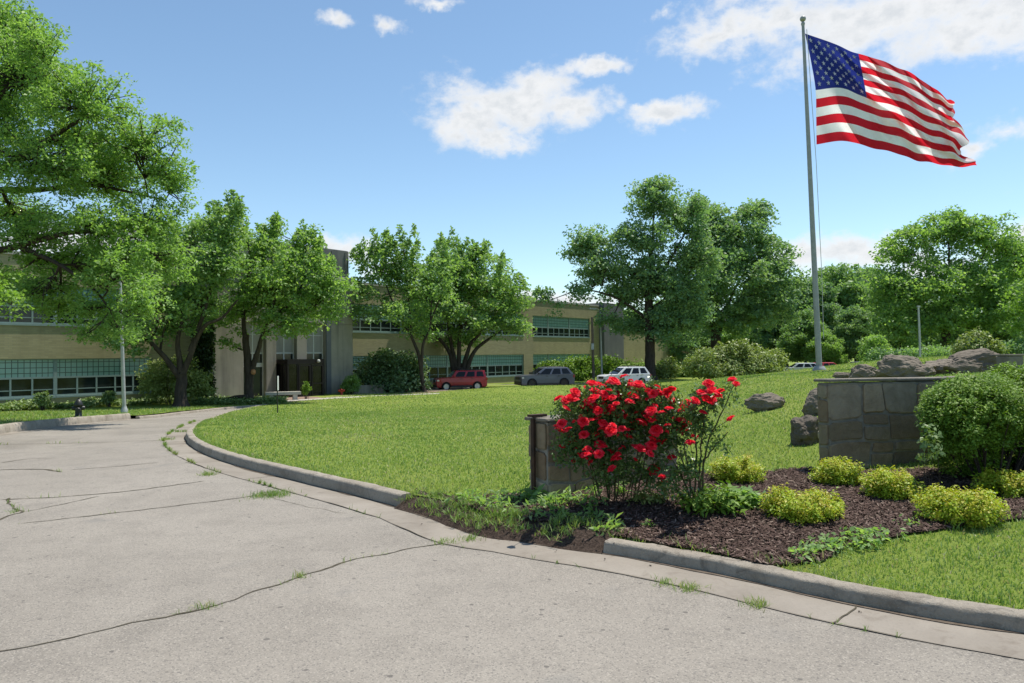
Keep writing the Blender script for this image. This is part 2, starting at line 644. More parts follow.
def gutter_material():
    m, nt, b = new_mat('gutter concrete')
    t = nnode(nt, 'ShaderNodeTexCoord')
    v = t.outputs['Object']
    n1 = tnoise(nt, v, 1.0, 6.0, 0.65, 0.4)
    col = ramp_node(nt, n1, [(0.28, (0.170, 0.144, 0.116)), (0.48, (0.252, 0.222, 0.185)), (0.72, (0.312, 0.278, 0.235))])
    n2 = tnoise(nt, v, 60.0, 4.0, 0.7)
    col = mixc(nt, nnode(nt, 'ShaderNodeMapRange', {'Value': n2, 'From Min': 0.5, 'From Max': 0.75, 'To Max': 0.4}).outputs[0], col, (0.17, 0.155, 0.14))
    n3 = tnoise(nt, v, 4.0, 7.0, 0.72, 0.8)
    col = mixc(nt, nnode(nt, 'ShaderNodeMapRange', {'Value': n3, 'From Min': 0.54, 'From Max': 0.68, 'To Max': 0.5}).outputs[0], col, (0.15, 0.122, 0.095))
    nt.links.new(col, b.inputs['Base Color'])
    b.inputs['Roughness'].default_value = 0.9
    b.inputs['Specular IOR Level'].default_value = 0.25
    bump(nt, b, tnoise(nt, v, 60.0, 5.0, 0.7), 0.45, 0.006)
    return m


def lawn_material():
    m, nt, b = new_mat('lawn turf')
    t = nnode(nt, 'ShaderNodeTexCoord')
    v = t.outputs['Object']
    n1 = tnoise(nt, v, 0.22, 6.0, 0.62, 0.5)
    col = ramp_node(nt, n1, [(0.30, (0.155, 0.215, 0.038)), (0.50, (0.200, 0.260, 0.050)), (0.72, (0.255, 0.295, 0.070))])
    n2 = tnoise(nt, v, 9.0, 5.0, 0.7)
    col = mixc(nt, nnode(nt, 'ShaderNodeMapRange', {'Value': n2, 'From Min': 0.42, 'From Max': 0.7, 'To Max': 0.5}).outputs[0], col, (0.085, 0.135, 0.018))
    n3 = tnoise(nt, v, 1.3, 4.0, 0.6)
    col = mixc(nt, nnode(nt, 'ShaderNodeMapRange', {'Value': n3, 'From Min': 0.60, 'From Max': 0.78, 'To Max': 0.45}).outputs[0], col, (0.22, 0.20, 0.07))
    nt.links.new(col, b.inputs['Base Color'])
    b.inputs['Roughness'].default_value = 0.95
    b.inputs['Specular IOR Level'].default_value = 0.1
    bump(nt, b, tnoise(nt, v, 22.0, 5.0, 0.75), 0.8, 0.05)
    return m


M_ROAD = road_material()
M_KERB = kerb_material()
M_GUTTER = gutter_material()
M_LAWN = lawn_material()
M_SOIL = noisy('dark soil', (0.030, 0.021, 0.016), (0.165, 0.120, 0.095), 55.0, 0.95, 0, 0.9, 0.03, spec=0.1)
M_CRACK = noisy('dirt in cracks', (0.055, 0.048, 0.034), (0.13, 0.115, 0.085), 12.0, 0.95, 0, 0.4, 0.01, spec=0.1)
M_WALK = noisy('pale walk concrete', (0.40, 0.37, 0.33), (0.50, 0.47, 0.42), 1.2, 0.9, 0, 0.3, 0.004, spec=0.25)
M_PAVER = noisy('brown pavers', (0.20, 0.135, 0.105), (0.29, 0.21, 0.165), 2.0, 0.9, 0, 0.3, 0.004, spec=0.25)

# ------------------------------------------------------------------ far ground
_r = np.concatenate([np.arange(0, 60, 2.0), np.geomspace(60, 2500, 26)])
_a = np.linspace(0, 2 * math.pi, 97)[:-1]
gx = (_r[:, None] * np.sin(_a)[None, :])
gy = (_r[:, None] * np.cos(_a)[None, :])
gz = zroad(gx, gy) - 0.06
gv = np.stack([gx, gy, gz], -1).reshape(-1, 3)
nr, na = len(_r), len(_a)
ii, jj = np.meshgrid(np.arange(nr - 1), np.arange(na), indexing='ij')
j2 = (jj + 1) % na
gf = np.stack([ii * na + jj, (ii + 1) * na + jj, (ii + 1) * na + j2, ii * na + j2], -1).reshape(-1, 4)[:, ::-1]
tag(mesh_arrays('ground', gv, gf, M_LAWN, smooth=True), kind='structure')

# ------------------------------------------------------------------ kerb lines (read off the photograph, laid on the road surface)
K_NEAR = [on(x, y, zroad) for x, y in ((1024, 635), (910, 616), (810, 596), (720, 575.5), (650, 562), (603, 554))]
ext = (K_NEAR[0] - K_NEAR[1]).normalized()
K_NEAR = [K_NEAR[0] + ext * d_ + Vector((0, -0.028 * d_ * d_, 0)) for d_ in (7.0, 5.4, 4.0, 2.8, 1.8, 1.1, 0.5)] + K_NEAR
K_GAP = [on(x, y, zroad) for x, y in ((560, 548), (520, 541), (478, 535), (440, 522), (415, 512))]
K_FAR = [on(x, y, zroad) for x, y in ((399, 508), (370, 500), (330, 490), (290, 480), (250, 470), (215, 459), (194, 449), (186, 441), (188, 434), (203, 424), (230, 414), (262, 407), (305, 401.5), (360, 396.5), (415, 392.5))]
K_DRIVE = [Vector((-2.4, 60.3, 0)), Vector((3.5, 63.0, 0)), Vector((12, 65.6, 0)), Vector((24, 67, 0)), Vector((60, 67, 0))]
K_LEFT = [on(x, y, zroad) for x, y in ((131, 419), (100, 422), (60, 426), (20, 431), (0, 434), (-60, 443), (-160, 462))]
K_LEFT_FAR = [on(x, y, zroad) for x, y in ((318, 403.5), (290, 404.5), (255, 407), (220, 410), (185, 414), (158, 417.5), (140, 419))]

path_near = smooth_path(K_NEAR)
path_gap = smooth_path([K_NEAR[-1]] + K_GAP + [K_FAR[0]])
path_far = smooth_path(K_FAR)
path_drive = smooth_path([K_FAR[-1]] + K_DRIVE, 0.5)
path_left = smooth_path(K_LEFT)
path_leftfar = smooth_path(K_LEFT_FAR)

_kp = path_near + path_gap + path_far
KERB_PTS.append(np.array([(p.x, p.y) for p in _kp])[::2])
# lawn inside the loop; kerbs are 0.15 m wide and the turf starts behind them
def offset(path, d):
    out = []
    n = len(path)
    for i in range(n):
        t = (path[min(i + 1, n - 1)] - path[max(i - 1, 0)]).normalized()
        out.append(path[i] + Vector((-t.y, t.x)) * d)
    return out


KW = 0.155
outer = path_near + path_gap[1:-1] + path_far + path_drive[1:]
# turf lies to the right of the travel direction (right to left along the near kerb)
turf_edge = offset(path_near, -KW) + offset(path_gap, -0.30)[3:-3] + offset(path_far, -KW) + offset(path_drive, -0.05)[1:]
main_poly = [(p.x, p.y) for p in turf_edge] + [(75, 60), (75, -12), (20, -6)]
# thin the boundary
main_poly = main_poly[::2] if len(main_poly) > 900 else main_poly
tag(sheet('lawn', main_poly, zlawn, M_LAWN, 0.0, 0.4, 2.0, 26), kind='structure')
left_edge = offset(path_leftfar + path_left[1:], -KW)
left_poly = [(p.x, p.y) for p in left_edge] + [(-60, 6), (-75, 30), (-62, 75), (-5, 75), (-9.2, 58.0), (-12.6, 52.4)]
tag(sheet('lawn', left_poly, zlawn, M_LAWN, 0.0, 1.0, 2.0, 30), kind='structure')
road_poly = [(-70, -25), (60, -25), (60, 70), (-70, 70)]
tag(sheet('road', road_poly, zroad, M_ROAD, 0.0, 0.6, 2.0, 26), kind='structure')


def sweep(name, path, prof, zf, mat, zk=None, seed=0, joints=0.0, rough=0.006, taper=None):
    """profile (across, up) swept along a 2D path on the road surface; across grows towards the turf"""
    rs = random.Random(seed)
    n = len(path)
    k = len(prof)
    vs = []
    L = 0.0
    for i in range(n):
        t = (path[min(i + 1, n - 1)] - path[max(i - 1, 0)]).normalized()
        nn = Vector((t.y, -t.x))
        if i:
            L += (path[i] - path[i - 1]).length
        sc = 1.0 if taper is None else taper(L)
        wob = noise.noise(Vector((L * 1.3, seed, 0))) * rough * 2
        z0 = float(zf(path[i].x, path[i].y))
        jt = 0.012 if joints and (L % joints) < 0.16 and i else 0.0
        for (a, u) in prof:
            d = (noise.noise(Vector((L * 6.0, a * 9, u * 9 + seed))) + 0.55 * noise.noise(Vector((L * 19.0, a * 40, u * 40 + seed))) - 0.9 * max(0.0, noise.noise(Vector((L * 3.3, a * 14 + 5, u * 14 + seed))) - 0.38)) * rough
            p = path[i] + nn * (a + wob + d)
            vs.append((p.x, p.y, z0 + (u * sc if u > 0 else u) + (d - jt if u > 0.02 else 0)))
    fs = []
    for i in range(n - 1):
        for j in range(k - 1):
            fs.append((i * k + j, i * k + j + 1, (i + 1) * k + j + 1, (i + 1) * k + j))
    mb = MB()
    mb.add(vs, fs, 0, True)
    mb.add(vs[:k], [tuple(range(k))])
    mb.add(vs[-k:], [tuple(range(k))[::-1]])
    o = mb.build(name, mat)
    return tag(o, kind='structure')


KP = [(0.0, -0.03), (0.006, 0.03), (0.014, 0.09), (0.020, 0.120), (0.030, 0.134), (0.046, 0.140), (0.10, 0.144), (0.150, 0.145), (0.163, 0.137), (0.168, -0.02)]
KP_BIG = [(0.0, -0.03), (0.01, 0.08), (0.03, 0.19), (0.06, 0.225), (0.12, 0.235), (0.17, 0.225), (0.19, 0.19), (0.20, -0.02)]
sweep('kerb', smooth_path(K_NEAR, 0.045), [(a_ * 1.0, u_ * 0.72 if u_ > 0 else u_) for a_, u_ in KP], zroad, M_KERB, seed=1, rough=0.0075)
sweep('kerb', path_far, KP, zroad, M_KERB, seed=2, rough=0.007)
sweep('kerb', path_left, KP_BIG, zroad, M_KERB, seed=3, rough=0.012)
sweep('kerb', path_leftfar, [(a, u * 0.8) for a, u in KP], zroad, M_KERB, seed=4)
sweep('kerb', path_drive, KP, zroad, M_KERB, seed=6)


def strip(name, path, w0, w1, zf, mat, dz, step=1, wob=0.0, seed=0, parent=None, ends=True):
    """flat ribbon between two offsets of a path"""
    rs = np.random.RandomState(seed)
    n = len(path)
    vs = []
    for i in range(n):
        t = (path[min(i + 1, n - 1)] - path[max(i - 1, 0)]).normalized()
        nn = Vector((t.y, -t.x))
        for k, w in ((0, w0), (1, w1)):
            ww = w + (rs.uniform(-wob, wob) if wob else 0)
            if ends and (i == 0 or i == n - 1):
                ww = (w0 + w1) / 2 + (w - (w0 + w1) / 2) * 0.2
            p = path[i] + nn * ww
            vs.append((p.x, p.y, float(zf(p.x, p.y)) + dz))
    fs = [(2 * i, 2 * i + 1, 2 * i + 3, 2 * i + 2) for i in range(n - 1)]
    mb = MB()
    mb.add(vs, fs, 0, True)
    o = mb.build(name, mat, parent)
    for poly in o.data.polygons:
        pass
    return tag(o, kind='structure')


# gutter pans in front of the kerbs
allk = path_near + path_gap[1:-1] + path_far[:int(len(path_far) * 0.62)]
strip('gutter', allk, -0.43, 0.02, zroad, M_GUTTER, 0.005, ends=False)
strip('gutter', path_left, -0.40, 0.02, zroad, M_GUTTER, 0.005, ends=False)


# dirt that has washed along the foot of the kerb
def dirt_line(path, seed):
    n = len(path)
    vs = []
    for i in range(n):
        t = (path[min(i + 1, n - 1)] - path[max(i - 1, 0)]).normalized()
        nn = Vector((t.y, -t.x))
        w = 0.012 + 0.075 * max(0.0, noise.noise(Vector((path[i].x * 1.3, path[i].y * 1.3, seed))) + 0.15) + 0.018 * noise.noise(Vector((path[i].x * 9, path[i].y * 9, seed)))
        for a in (0.012, -max(0.006, w)):
            p = path[i] + nn * a
            vs.append((p.x, p.y, float(zroad(p.x, p.y)) + 0.010))
    mb = MB()
    mb.add(vs, [(2 * i, 2 * i + 1, 2 * i + 3, 2 * i + 2) for i in range(n - 1)], 0, True)
    tag(mb.build('gutter_dirt', M_DIRT), kind='structure')


M_DIRT = noisy('washed dirt', (0.085, 0.066, 0.050), (0.17, 0.138, 0.108), 10.0, 0.95, 0, 0.4, 0.01, spec=0.1)
dirt_line(path_near, 3.0)
dirt_line(path_far, 6.0)
dirt_line(path_gap, 9.0)


# cracks and joints in the road: a wobbling ribbon each
CRACKS = [([(-60, 664), (0, 651), (60, 641), (110, 628), (165, 617), (210, 607), (255, 592), (300, 577), (350, 561), (400, 551), (445, 543), (472, 541)], 0.022),
          ([(0, 500), (60, 497), (130, 491), (206, 481)], 0.034),
          ([(20, 524), (90, 516), (160, 508), (225, 500), (262, 495)], 0.026),
          ([(-20, 473), (0, 470), (40, 469.5), (62, 472)], 0.06), ([(70, 470), (110, 467), (160, 462.5)], 0.03),
          ([(0, 463), (30, 459), (58, 458)], 0.03), ([(0, 445), (60, 443.5), (120, 442), (165, 440)], 0.04),
          ([(-10, 524), (8, 516), (22, 512), (14, 508), (8, 502), (9, 498)], 0.04), ([(22, 512), (60, 505), (100, 496)], 0.016),
          ([(262, 495), (300, 505), (345, 514)], 0.01)]
rng = random.Random(11)
crack_pts = []
for ci, (pp, w) in enumerate(CRACKS):
    pw = [on(x, y, zroad) for x, y in pp]
    path = smooth_path(pw, 0.06)
    n = len(path)
    mb = MB()
    vs = []
    for i in range(n):
        t = (path[min(i + 1, n - 1)] - path[max(i - 1, 0)]).normalized()
        nn = Vector((-t.y, t.x))
        sh = noise.noise(Vector((path[i].x * 5, path[i].y * 5, 1.0))) * 0.030 + noise.noise(Vector((path[i].x * 19, path[i].y * 19, 4.0))) * 0.012
        ww = w * (0.35 + 0.85 * abs(noise.noise(Vector((path[i].x * 3.1, path[i].y * 3.1, 9.0)))) + 0.35 * rng.random()) * (1 if 0 < i < n - 1 else 0.1)
        for s in (-1, 1):
            p = path[i] + nn * (sh + s * ww * 0.5)
            vs.append((p.x, p.y, float(zroad(p.x, p.y)) + 0.004))
        crack_pts.append((path[i].x + nn.x * sh, path[i].y + nn.y * sh, ci))
    mb.add(vs, [(2 * i, 2 * i + 1, 2 * i + 3, 2 * i + 2) for i in range(n - 1)])
    tag(mb.build('road_crack', M_CRACK), kind='structure')
# joint between gutter and road
for a, b in ((0, len(allk)),):
    path = allk[a:b]
    mb = MB()
    vs = []
    n = len(path)
    for i in range(n):
        t = (path[min(i + 1, n - 1)] - path[max(i - 1, 0)]).normalized()
        nn = Vector((t.y, -t.x))
        sh = -0.43 + noise.noise(Vector((path[i].x * 4, path[i].y * 4, 2.0))) * 0.018
        ww = 0.015 * max(0.12, 0.15 + noise.noise(Vector((path[i].x * 1.7, path[i].y * 1.7, 5.0))) * 1.5 + 0.45 * rng.random())
        for s in (-1, 1):
            p = path[i] + nn * (sh + s * ww * 0.5)
            vs.append((p.x, p.y, float(zroad(p.x, p.y)) + 0.009))
        crack_pts.append((path[i].x + nn.x * sh, path[i].y + nn.y * sh, 99))
    mb.add(vs, [(2 * i, 2 * i + 1, 2 * i + 3, 2 * i + 2) for i in range(n - 1)])
    tag(mb.build('road_crack', M_CRACK), kind='structure')
# cross joints through the gutter and kerb
for frac in (0.18, 0.33, 0.45, 0.52, 0.62, 0.72, 0.83, 0.92):
    i = int(frac * (len(allk) - 2))
    t = (allk[i + 1] - allk[i]).normalized()
    nn = Vector((t.y, -t.x))
    p = allk[i]
    mb = MB()
    vs = []
    for k in range(9):
        q = p + nn * (-0.43 + 0.05 * k) + t * (noise.noise(Vector((k * 0.9, frac * 30, 0))) * 0.02)
        for s in (-1, 1):
            r = q + t * s * 0.006
            vs.append((r.x, r.y, float(zroad(r.x, r.y)) + 0.010))
    mb.add(vs, [(2 * k, 2 * k + 1, 2 * k + 3, 2 * k + 2) for k in range(8)])
    tag(mb.build('road_crack', M_CRACK), kind='structure')

# walk and pavers at the entrance of the building
def zwalk(x, y):
    return zroad(x, y) + 0.11


tag(sheet('pavement', [(-16.0, 45.8), (-11.6, 50.8), (-8.0, 53.8), (-2.0, 57.0), (-2.0, 61.6), (-6.2, 64), (-9.0, 61.8), (-12.2, 57.6), (-16.9, 51.5), (-17.8, 48.8)], zwalk, M_PAVER, 0.012, 1.0, 1.0), kind='structure')
tag(sheet('path', [(-14.4, 46.6), (-11.6, 49.9), (-8.0, 52.9), (-2.0, 56.2), (-2.0, 57.4), (-8.2, 54.1), (-12.0, 51.2), (-15.2, 47.8)], zwalk, M_WALK, 0.03, 1.0, 1.0), kind='structure')
# thin pale walk crossing the lawn right of the white car
strip('path', smooth_path([Vector((13.0, 58.6)), Vector((20, 58.0)), Vector((30, 55.5)), Vector((44, 50))], 0.7), -0.7, 0.7, zlawn, M_WALK, 0.05, ends=False)

# ------------------------------------------------------------------ planting bed
bed_front = [(822, 562), (845, 549), (900, 538), (960, 529), (1024, 521), (1100, 508)]
bed_back = [(1100, 468),  (1024, 466), (930, 470), (860, 472), (800, 470), (760, 474), (705, 474), (640, 470), (585, 480), (535, 494), (490, 497), (452, 502)]
_kn = offset(path_near, -KW - 0.012)
_kx = on(800, 594, zroad).x
_edge = [p for p in _kn if p.x < _kx + 0.05][::3] + offset(path_gap, -0.26)[2:-6:3]
_edge = _edge[::-1]
bed_poly2 = smooth_path([Vector((p.x, p.y)) for p in _edge] + [on(x, y, zlawn).xy for x, y in bed_front + bed_back], 0.12, True)
bed_poly = [(p.x + 0.03 * noise.noise(Vector((p.x * 5, p.y * 5, 0))), p.y + 0.05 * noise.noise(Vector((p.x * 5, p.y * 5, 7)))) for p in bed_poly2]


def zbed(x, y):
    return zlawn(x, y) + 0.022


tag(sheet('planting_bed', bed_poly, zbed, M_SOIL, 0.0, 0.2, 0.5), kind='structure')
_Lg = sum((b - a).length for a, b in zip(path_gap[:-1], path_gap[1:]))
sweep('planting_bed', path_gap, [(-0.07, -0.012), (-0.03, 0.010), (0.04, 0.042), (0.12, 0.085), (0.22, 0.122), (0.32, 0.142), (0.42, 0.140), (0.52, 0.09)], zroad, M_SOIL, seed=8, rough=0.035, taper=lambda L: 1.0)
# verge between the drive and the far part of the building
tag(sheet('lawn', [(-3, 65.6), (4, 68.6), (12, 70.6), (24, 71.6), (60, 71.6), (60, 118), (-6, 118), (-7, 80)], zlawn, M_LAWN, 0.0, 1.5, 2.5), kind='structure')

# ------------------------------------------------------------------ the office building
def brick_mat(name, c1, c2, mortar):
    m, nt, b = new_mat(name)
    t = nnode(nt, 'ShaderNodeTexCoord')
    mp = nnode(nt, 'ShaderNodeMapping')
    mp.inputs['Rotation'].default_value = (math.radians(90), 0, 0)
    nt.links.new(t.outputs['Object'], mp.inputs[0])
    br = nnode(nt, 'ShaderNodeTexBrick', {'Scale': 1.0, 'Mortar Size': 0.012, 'Brick Width': 0.40, 'Row Height': 0.10,
                                          'Color1': (*c1, 1), 'Color2': (*c2, 1), 'Mortar': (*mortar, 1)})
    nt.links.new(mp.outputs[0], br.inputs['Vector'])
    n1 = tnoise(nt, t.outputs['Object'], 0.35, 6.0, 0.6)
    mp2 = nnode(nt, 'ShaderNodeMapping')
    mp2.inputs['Scale'].default_value = (1.6, 1.6, 0.12)
    nt.links.new(t.outputs['Object'], mp2.inputs[0])
    n2 = tnoise(nt, mp2.outputs[0], 1.0, 5.0, 0.6)
    f = nnode(nt, 'ShaderNodeMapRange', {'Value': n2, 'From Min': 0.48, 'From Max': 0.75, 'To Max': 0.35}).outputs[0]
    col = mixc(nt, f, br.outputs[0], [x * 0.55 for x in c1])
    f2 = nnode(nt, 'ShaderNodeMapRange', {'Value': n1, 'From Min': 0.4, 'From Max': 0.7, 'To Max': 0.35}).outputs[0]
    col = mixc(nt, f2, col, [x * 1.15 for x in c2])
    nt.links.new(col, b.inputs['Base Color'])
    b.inputs['Roughness'].default_value = 0.9
    b.inputs['Specular IOR Level'].default_value = 0.2
    return m


def concrete_streaked(name, c1, c2, dark, amount=0.7):
    m, nt, b = new_mat(name)
    t = nnode(nt, 'ShaderNodeTexCoord')
    mp2 = nnode(nt, 'ShaderNodeMapping')
    mp2.inputs['Scale'].default_value = (1.3, 1.3, 0.10)
    nt.links.new(t.outputs['Object'], mp2.inputs[0])
    n2 = tnoise(nt, mp2.outputs[0], 1.1, 7.0, 0.65)
    n1 = tnoise(nt, t.outputs['Object'], 0.8, 6.0, 0.6)
    col = ramp_node(nt, n1, [(0.3, c1), (0.7, c2)])
    f = nnode(nt, 'ShaderNodeMapRange', {'Value': n2, 'From Min': 0.45, 'From Max': 0.68, 'To Max': amount}).outputs[0]
    col = mixc(nt, f, col, dark)
    nt.links.new(col, b.inputs['Base Color'])
    b.inputs['Roughness'].default_value = 0.9
    b.inputs['Specular IOR Level'].default_value = 0.2
    return m


def glass_mat(name, c, rough=0.06, var=0.5):
    m, nt, b = new_mat(name)
    t = nnode(nt, 'ShaderNodeTexCoord')
    n1 = tnoise(nt, t.outputs['Object'], 0.9, 3.0, 0.5)
    col = ramp_node(nt, n1, [(0.35, [x * (1 - var) for x in c]), (0.65, [x * (1 + var) for x in c])])
    nt.links.new(col, b.inputs['Base Color'])
    b.inputs['Roughness'].default_value = rough
    b.inputs['Specular IOR Level'].default_value = 0.35
    return m


def glassblock_mat():
    m, nt, b = new_mat('glass block')
    t = nnode(nt, 'ShaderNodeTexCoord')
    mp = nnode(nt, 'ShaderNodeMapping')
    mp.inputs['Rotation'].default_value = (math.radians(90), 0, 0)
    nt.links.new(t.outputs['Object'], mp.inputs[0])
    br = nnode(nt, 'ShaderNodeTexBrick', {'Scale': 1.0, 'Mortar Size': 0.022, 'Brick Width': 0.305, 'Row Height': 0.305, 'Bias': 0.1,
                                          'Color1': (0.20, 0.36, 0.33, 1), 'Color2': (0.25, 0.40, 0.37, 1), 'Mortar': (0.055, 0.085, 0.08, 1)}, offset=0.0)
    nt.links.new(mp.outputs[0], br.inputs['Vector'])
    nt.links.new(br.outputs[0], b.inputs['Base Color'])
    b.inputs['Roughness'].default_value = 0.22
    b.inputs['Specular IOR Level'].default_value = 0.5
    return m


M_BRICK = brick_mat('buff brick', (0.275, 0.245, 0.140), (0.35, 0.312, 0.182), (0.265, 0.245, 0.165))
M_CONC = concrete_streaked('weathered concrete', (0.235, 0.215, 0.180), (0.315, 0.290, 0.245), (0.11, 0.102, 0.09))
M_CONC_D = concrete_streaked('dark stained concrete', (0.13, 0.13, 0.128), (0.185, 0.183, 0.178), (0.08, 0.085, 0.09))
M_STEELGREY = concrete_streaked('grey metal panel', (0.12, 0.125, 0.135), (0.155, 0.16, 0.17), (0.085, 0.088, 0.095), 0.4)
M_PANEL = concrete_streaked('pale grey panel', (0.235, 0.225, 0.205), (0.29, 0.28, 0.255), (0.16, 0.155, 0.145), 0.5)
M_COPING = noisy('coping stone', (0.30, 0.29, 0.26), (0.40, 0.385, 0.35), 1.5, 0.85)
M_FRAME = plain('pale green window frame', (0.19, 0.26, 0.245), 0.5)
M_FRAME_W = plain('white window frame', (0.42, 0.42, 0.40), 0.5)
M_PANE = glass_mat('dark window glass', (0.018, 0.024, 0.024))
M_GBLOCK = glassblock_mat()
M_BRONZE = plain('dark bronze metal', (0.014, 0.011, 0.010), 0.5, 0, 0.2)
M_ROOF = noisy('roof gravel', (0.20, 0.19, 0.18), (0.30, 0.29, 0.27), 3.0, 0.95)

U = Vector((0.619, 0.785, 0.0)).normalized()
NRM = Vector((U.y, -U.x, 0.0))
GZ = -1.25
P0 = Vector((-28.0, 41.0, GZ))
bld = empty('office_building', P0, math.atan2(U.y, U.x), 'long two storey buff brick office building with glass block bands and a concrete entrance tower', 'building')

# local axes: x along the facade, -y towards the lawn, z up
Z = dict(sill1=0.80, head1=2.95, sill2=4.92, head2=7.18, roof=8.75)


def window_bay(x0, x1, z0, z1, yf, nwin=5, split=0.50, dark=None):
    """steel frame with a glass block panel over a row of small panes"""
    w = x1 - x0
    zs = z0 + (z1 - z0) * split
    f = MB()
    y0, y1 = yf + 0.10, yf + 0.20
    f.box(x0, x1, y0, y1, z0, z0 + 0.09)
    f.box(x0, x1, y0, y1, z1 - 0.06, z1)
    f.box(x0, x0 + 0.10, y0 - 0.003, y1 + 0.003, z0 + 0.09, z1 - 0.06)
    f.box(x1 - 0.10, x1, y0 - 0.003, y1 + 0.003, z0 + 0.09, z1 - 0.06)
    f.box(x0 + 0.10, x1 - 0.10, y0, y1, zs - 0.05, zs + 0.05)
    step = (w - 0.20) / nwin
    for k in range(1, nwin):
        xc = x0 + 0.10 + step * k
        f.box(xc - 0.045, xc + 0.045, y0 + 0.004, y1, z0 + 0.09, zs - 0.05)
    zt = z0 + (zs - z0) * 0.36
    f.box(x0 + 0.10, x1 - 0.10, y0 + 0.012, y1 - 0.01, zt - 0.025, zt + 0.025)
    f.box(x0 - 0.02, x1 + 0.02, yf - 0.06, yf + 0.10, z0 - 0.10, z0 + 0.001)
    fr = f.build('window', M_FRAME, bld)
    g = MB()
    g.box(x0 + 0.10, x1 - 0.10, y0 + 0.05, y0 + 0.09, zs + 0.05, z1 - 0.06)
    g.build('glass_block_panel', M_GBLOCK, fr)
    p = MB()
    for k in range(nwin):
        xa = x0 + 0.10 + step * k + 0.03
        p.box(xa, xa + step - 0.06, y0 + 0.055, y0 + 0.075, z0 + 0.08, zs - 0.04)
    p.build('pane', M_PANE, fr)


def wing(x0, x1, yf, bays, depth=18.0, roof=None, bands=True, name='wall'):
    """brick front with two recessed bands, plus sides and back"""
    roof = roof or Z['roof']
    m = MB()
    xa, xb = bays[0][0], bays[-1][1]
    m.box(x0, x1, yf, yf + 0.4, -0.6, Z['sill1'])
    m.box(x0, x1, yf, yf + 0.4, Z['head1'], Z['sill2'])
    m.box(x0, x1, yf, yf + 0.4, Z['head2'], roof)
    for za, zb in ((Z['sill1'], Z['head1']), (Z['sill2'], Z['head2'])):
        if xa > x0:
            m.box(x0, xa, yf, yf + 0.4, za, zb)
        if xb < x1:
            m.box(xb, x1, yf, yf + 0.4, za, zb)
        for (a, b), (c, d) in zip(bays[:-1], bays[1:]):
            if c - b > 0.02:
                m.box(b, c, yf, yf + 0.4, za, zb)
        m.box(xa, xb, yf + 0.41, yf + 0.6, za - 0.1, zb + 0.1)
    m.box(x0, x0 + 0.4, yf + 0.4, yf + depth, -0.6, roof)
    m.box(x1 - 0.4, x1, yf + 0.4, yf + depth, -0.6, roof)
    m.box(x0, x1, yf + depth, yf + depth + 0.4, -0.6, roof)
    m.build(name, M_BRICK, bld)
    c = MB()
    c.box(x0 - 0.02, x1 + 0.02, yf - 0.07, yf + 0.45, roof + 0.001, roof + 0.20)
    c.build('coping', M_COPING, bld)
    r = MB()
    r.box(x0, x1, yf + 0.452, yf + depth + 0.4, roof - 0.25, roof - 0.02)
    r.build('roof', M_ROOF, bld)
    for (a, b) in bays:
        n = max(2, int(round((b - a) / 1.08)))
        window_bay(a, b, Z['sill1'], Z['head1'], yf, n)
        window_bay(a, b, Z['sill2'], Z['head2'], yf, n, 0.44)


TX0, TX1, TY = 11.3, 22.9, -2.0
wing(-32.0, TX0 + 0.3, 0.0, [(-30.8 + 5.6 * k, -30.8 + 5.6 * (k + 1)) for k in range(7)])
wing(TX1 - 0.3, 48.8, 0.0, [(24.2 + 5.75 * k, 24.2 + 5.75 * (k + 1)) for k in range(4)])
wing(48.81, 64.2, 1.3, [(49.3 + 4.25 * k, 49.3 + 4.25 * (k + 1)) for k in range(3)])

# grey stair tower at the far end and a low wing beyond it
m = MB()
m.box(64.21, 69.0, 0.6, 16.0, -0.6, 9.2)
m.build('stair_tower', M_STEELGREY, bld, 0.05)
m = MB()
m.box(69.01, 100.0, 2.5, 18.0, -0.6, 6.2)
m.build('wall', M_BRICK, bld)
m = MB()
m.box(69.01, 100.1, 2.4, 18.1, 6.201, 6.45)
m.build('coping', M_COPING, bld)

# concrete entrance tower
TH = 11.0
xs = [TX0, 13.55, 15.25, 16.05, 17.75, 18.6, 20.3, TX1]        # wall | glazed bay | column | glazed bay | column | glazed bay | wall
yf = TY
OH = 5.35                                                        # top of the three tall openings
t = MB()
t.box(xs[0], xs[1], yf, yf + 0.6, -0.6, OH)
t.box(xs[6], xs[7], yf, yf + 0.6, -0.6, OH)
t.box(xs[0], xs[0] + 0.6, yf + 0.601, yf + 8.0, -0.6, TH)
t.box(xs[7] - 0.6, xs[7], yf + 0.601, yf + 8.0, -0.6, TH)
t.build('tower_wall', M_CONC, bld, 0.03)
t = MB()
t.box(xs[2], xs[3], yf - 0.05, yf + 0.55, -0.6, OH)
t.build('column', M_CONC, bld, 0.03)
t = MB()
t.box(xs[4], xs[5], yf - 0.05, yf + 0.55, -0.6, OH)
t.build('column', M_CONC, bld, 0.03)
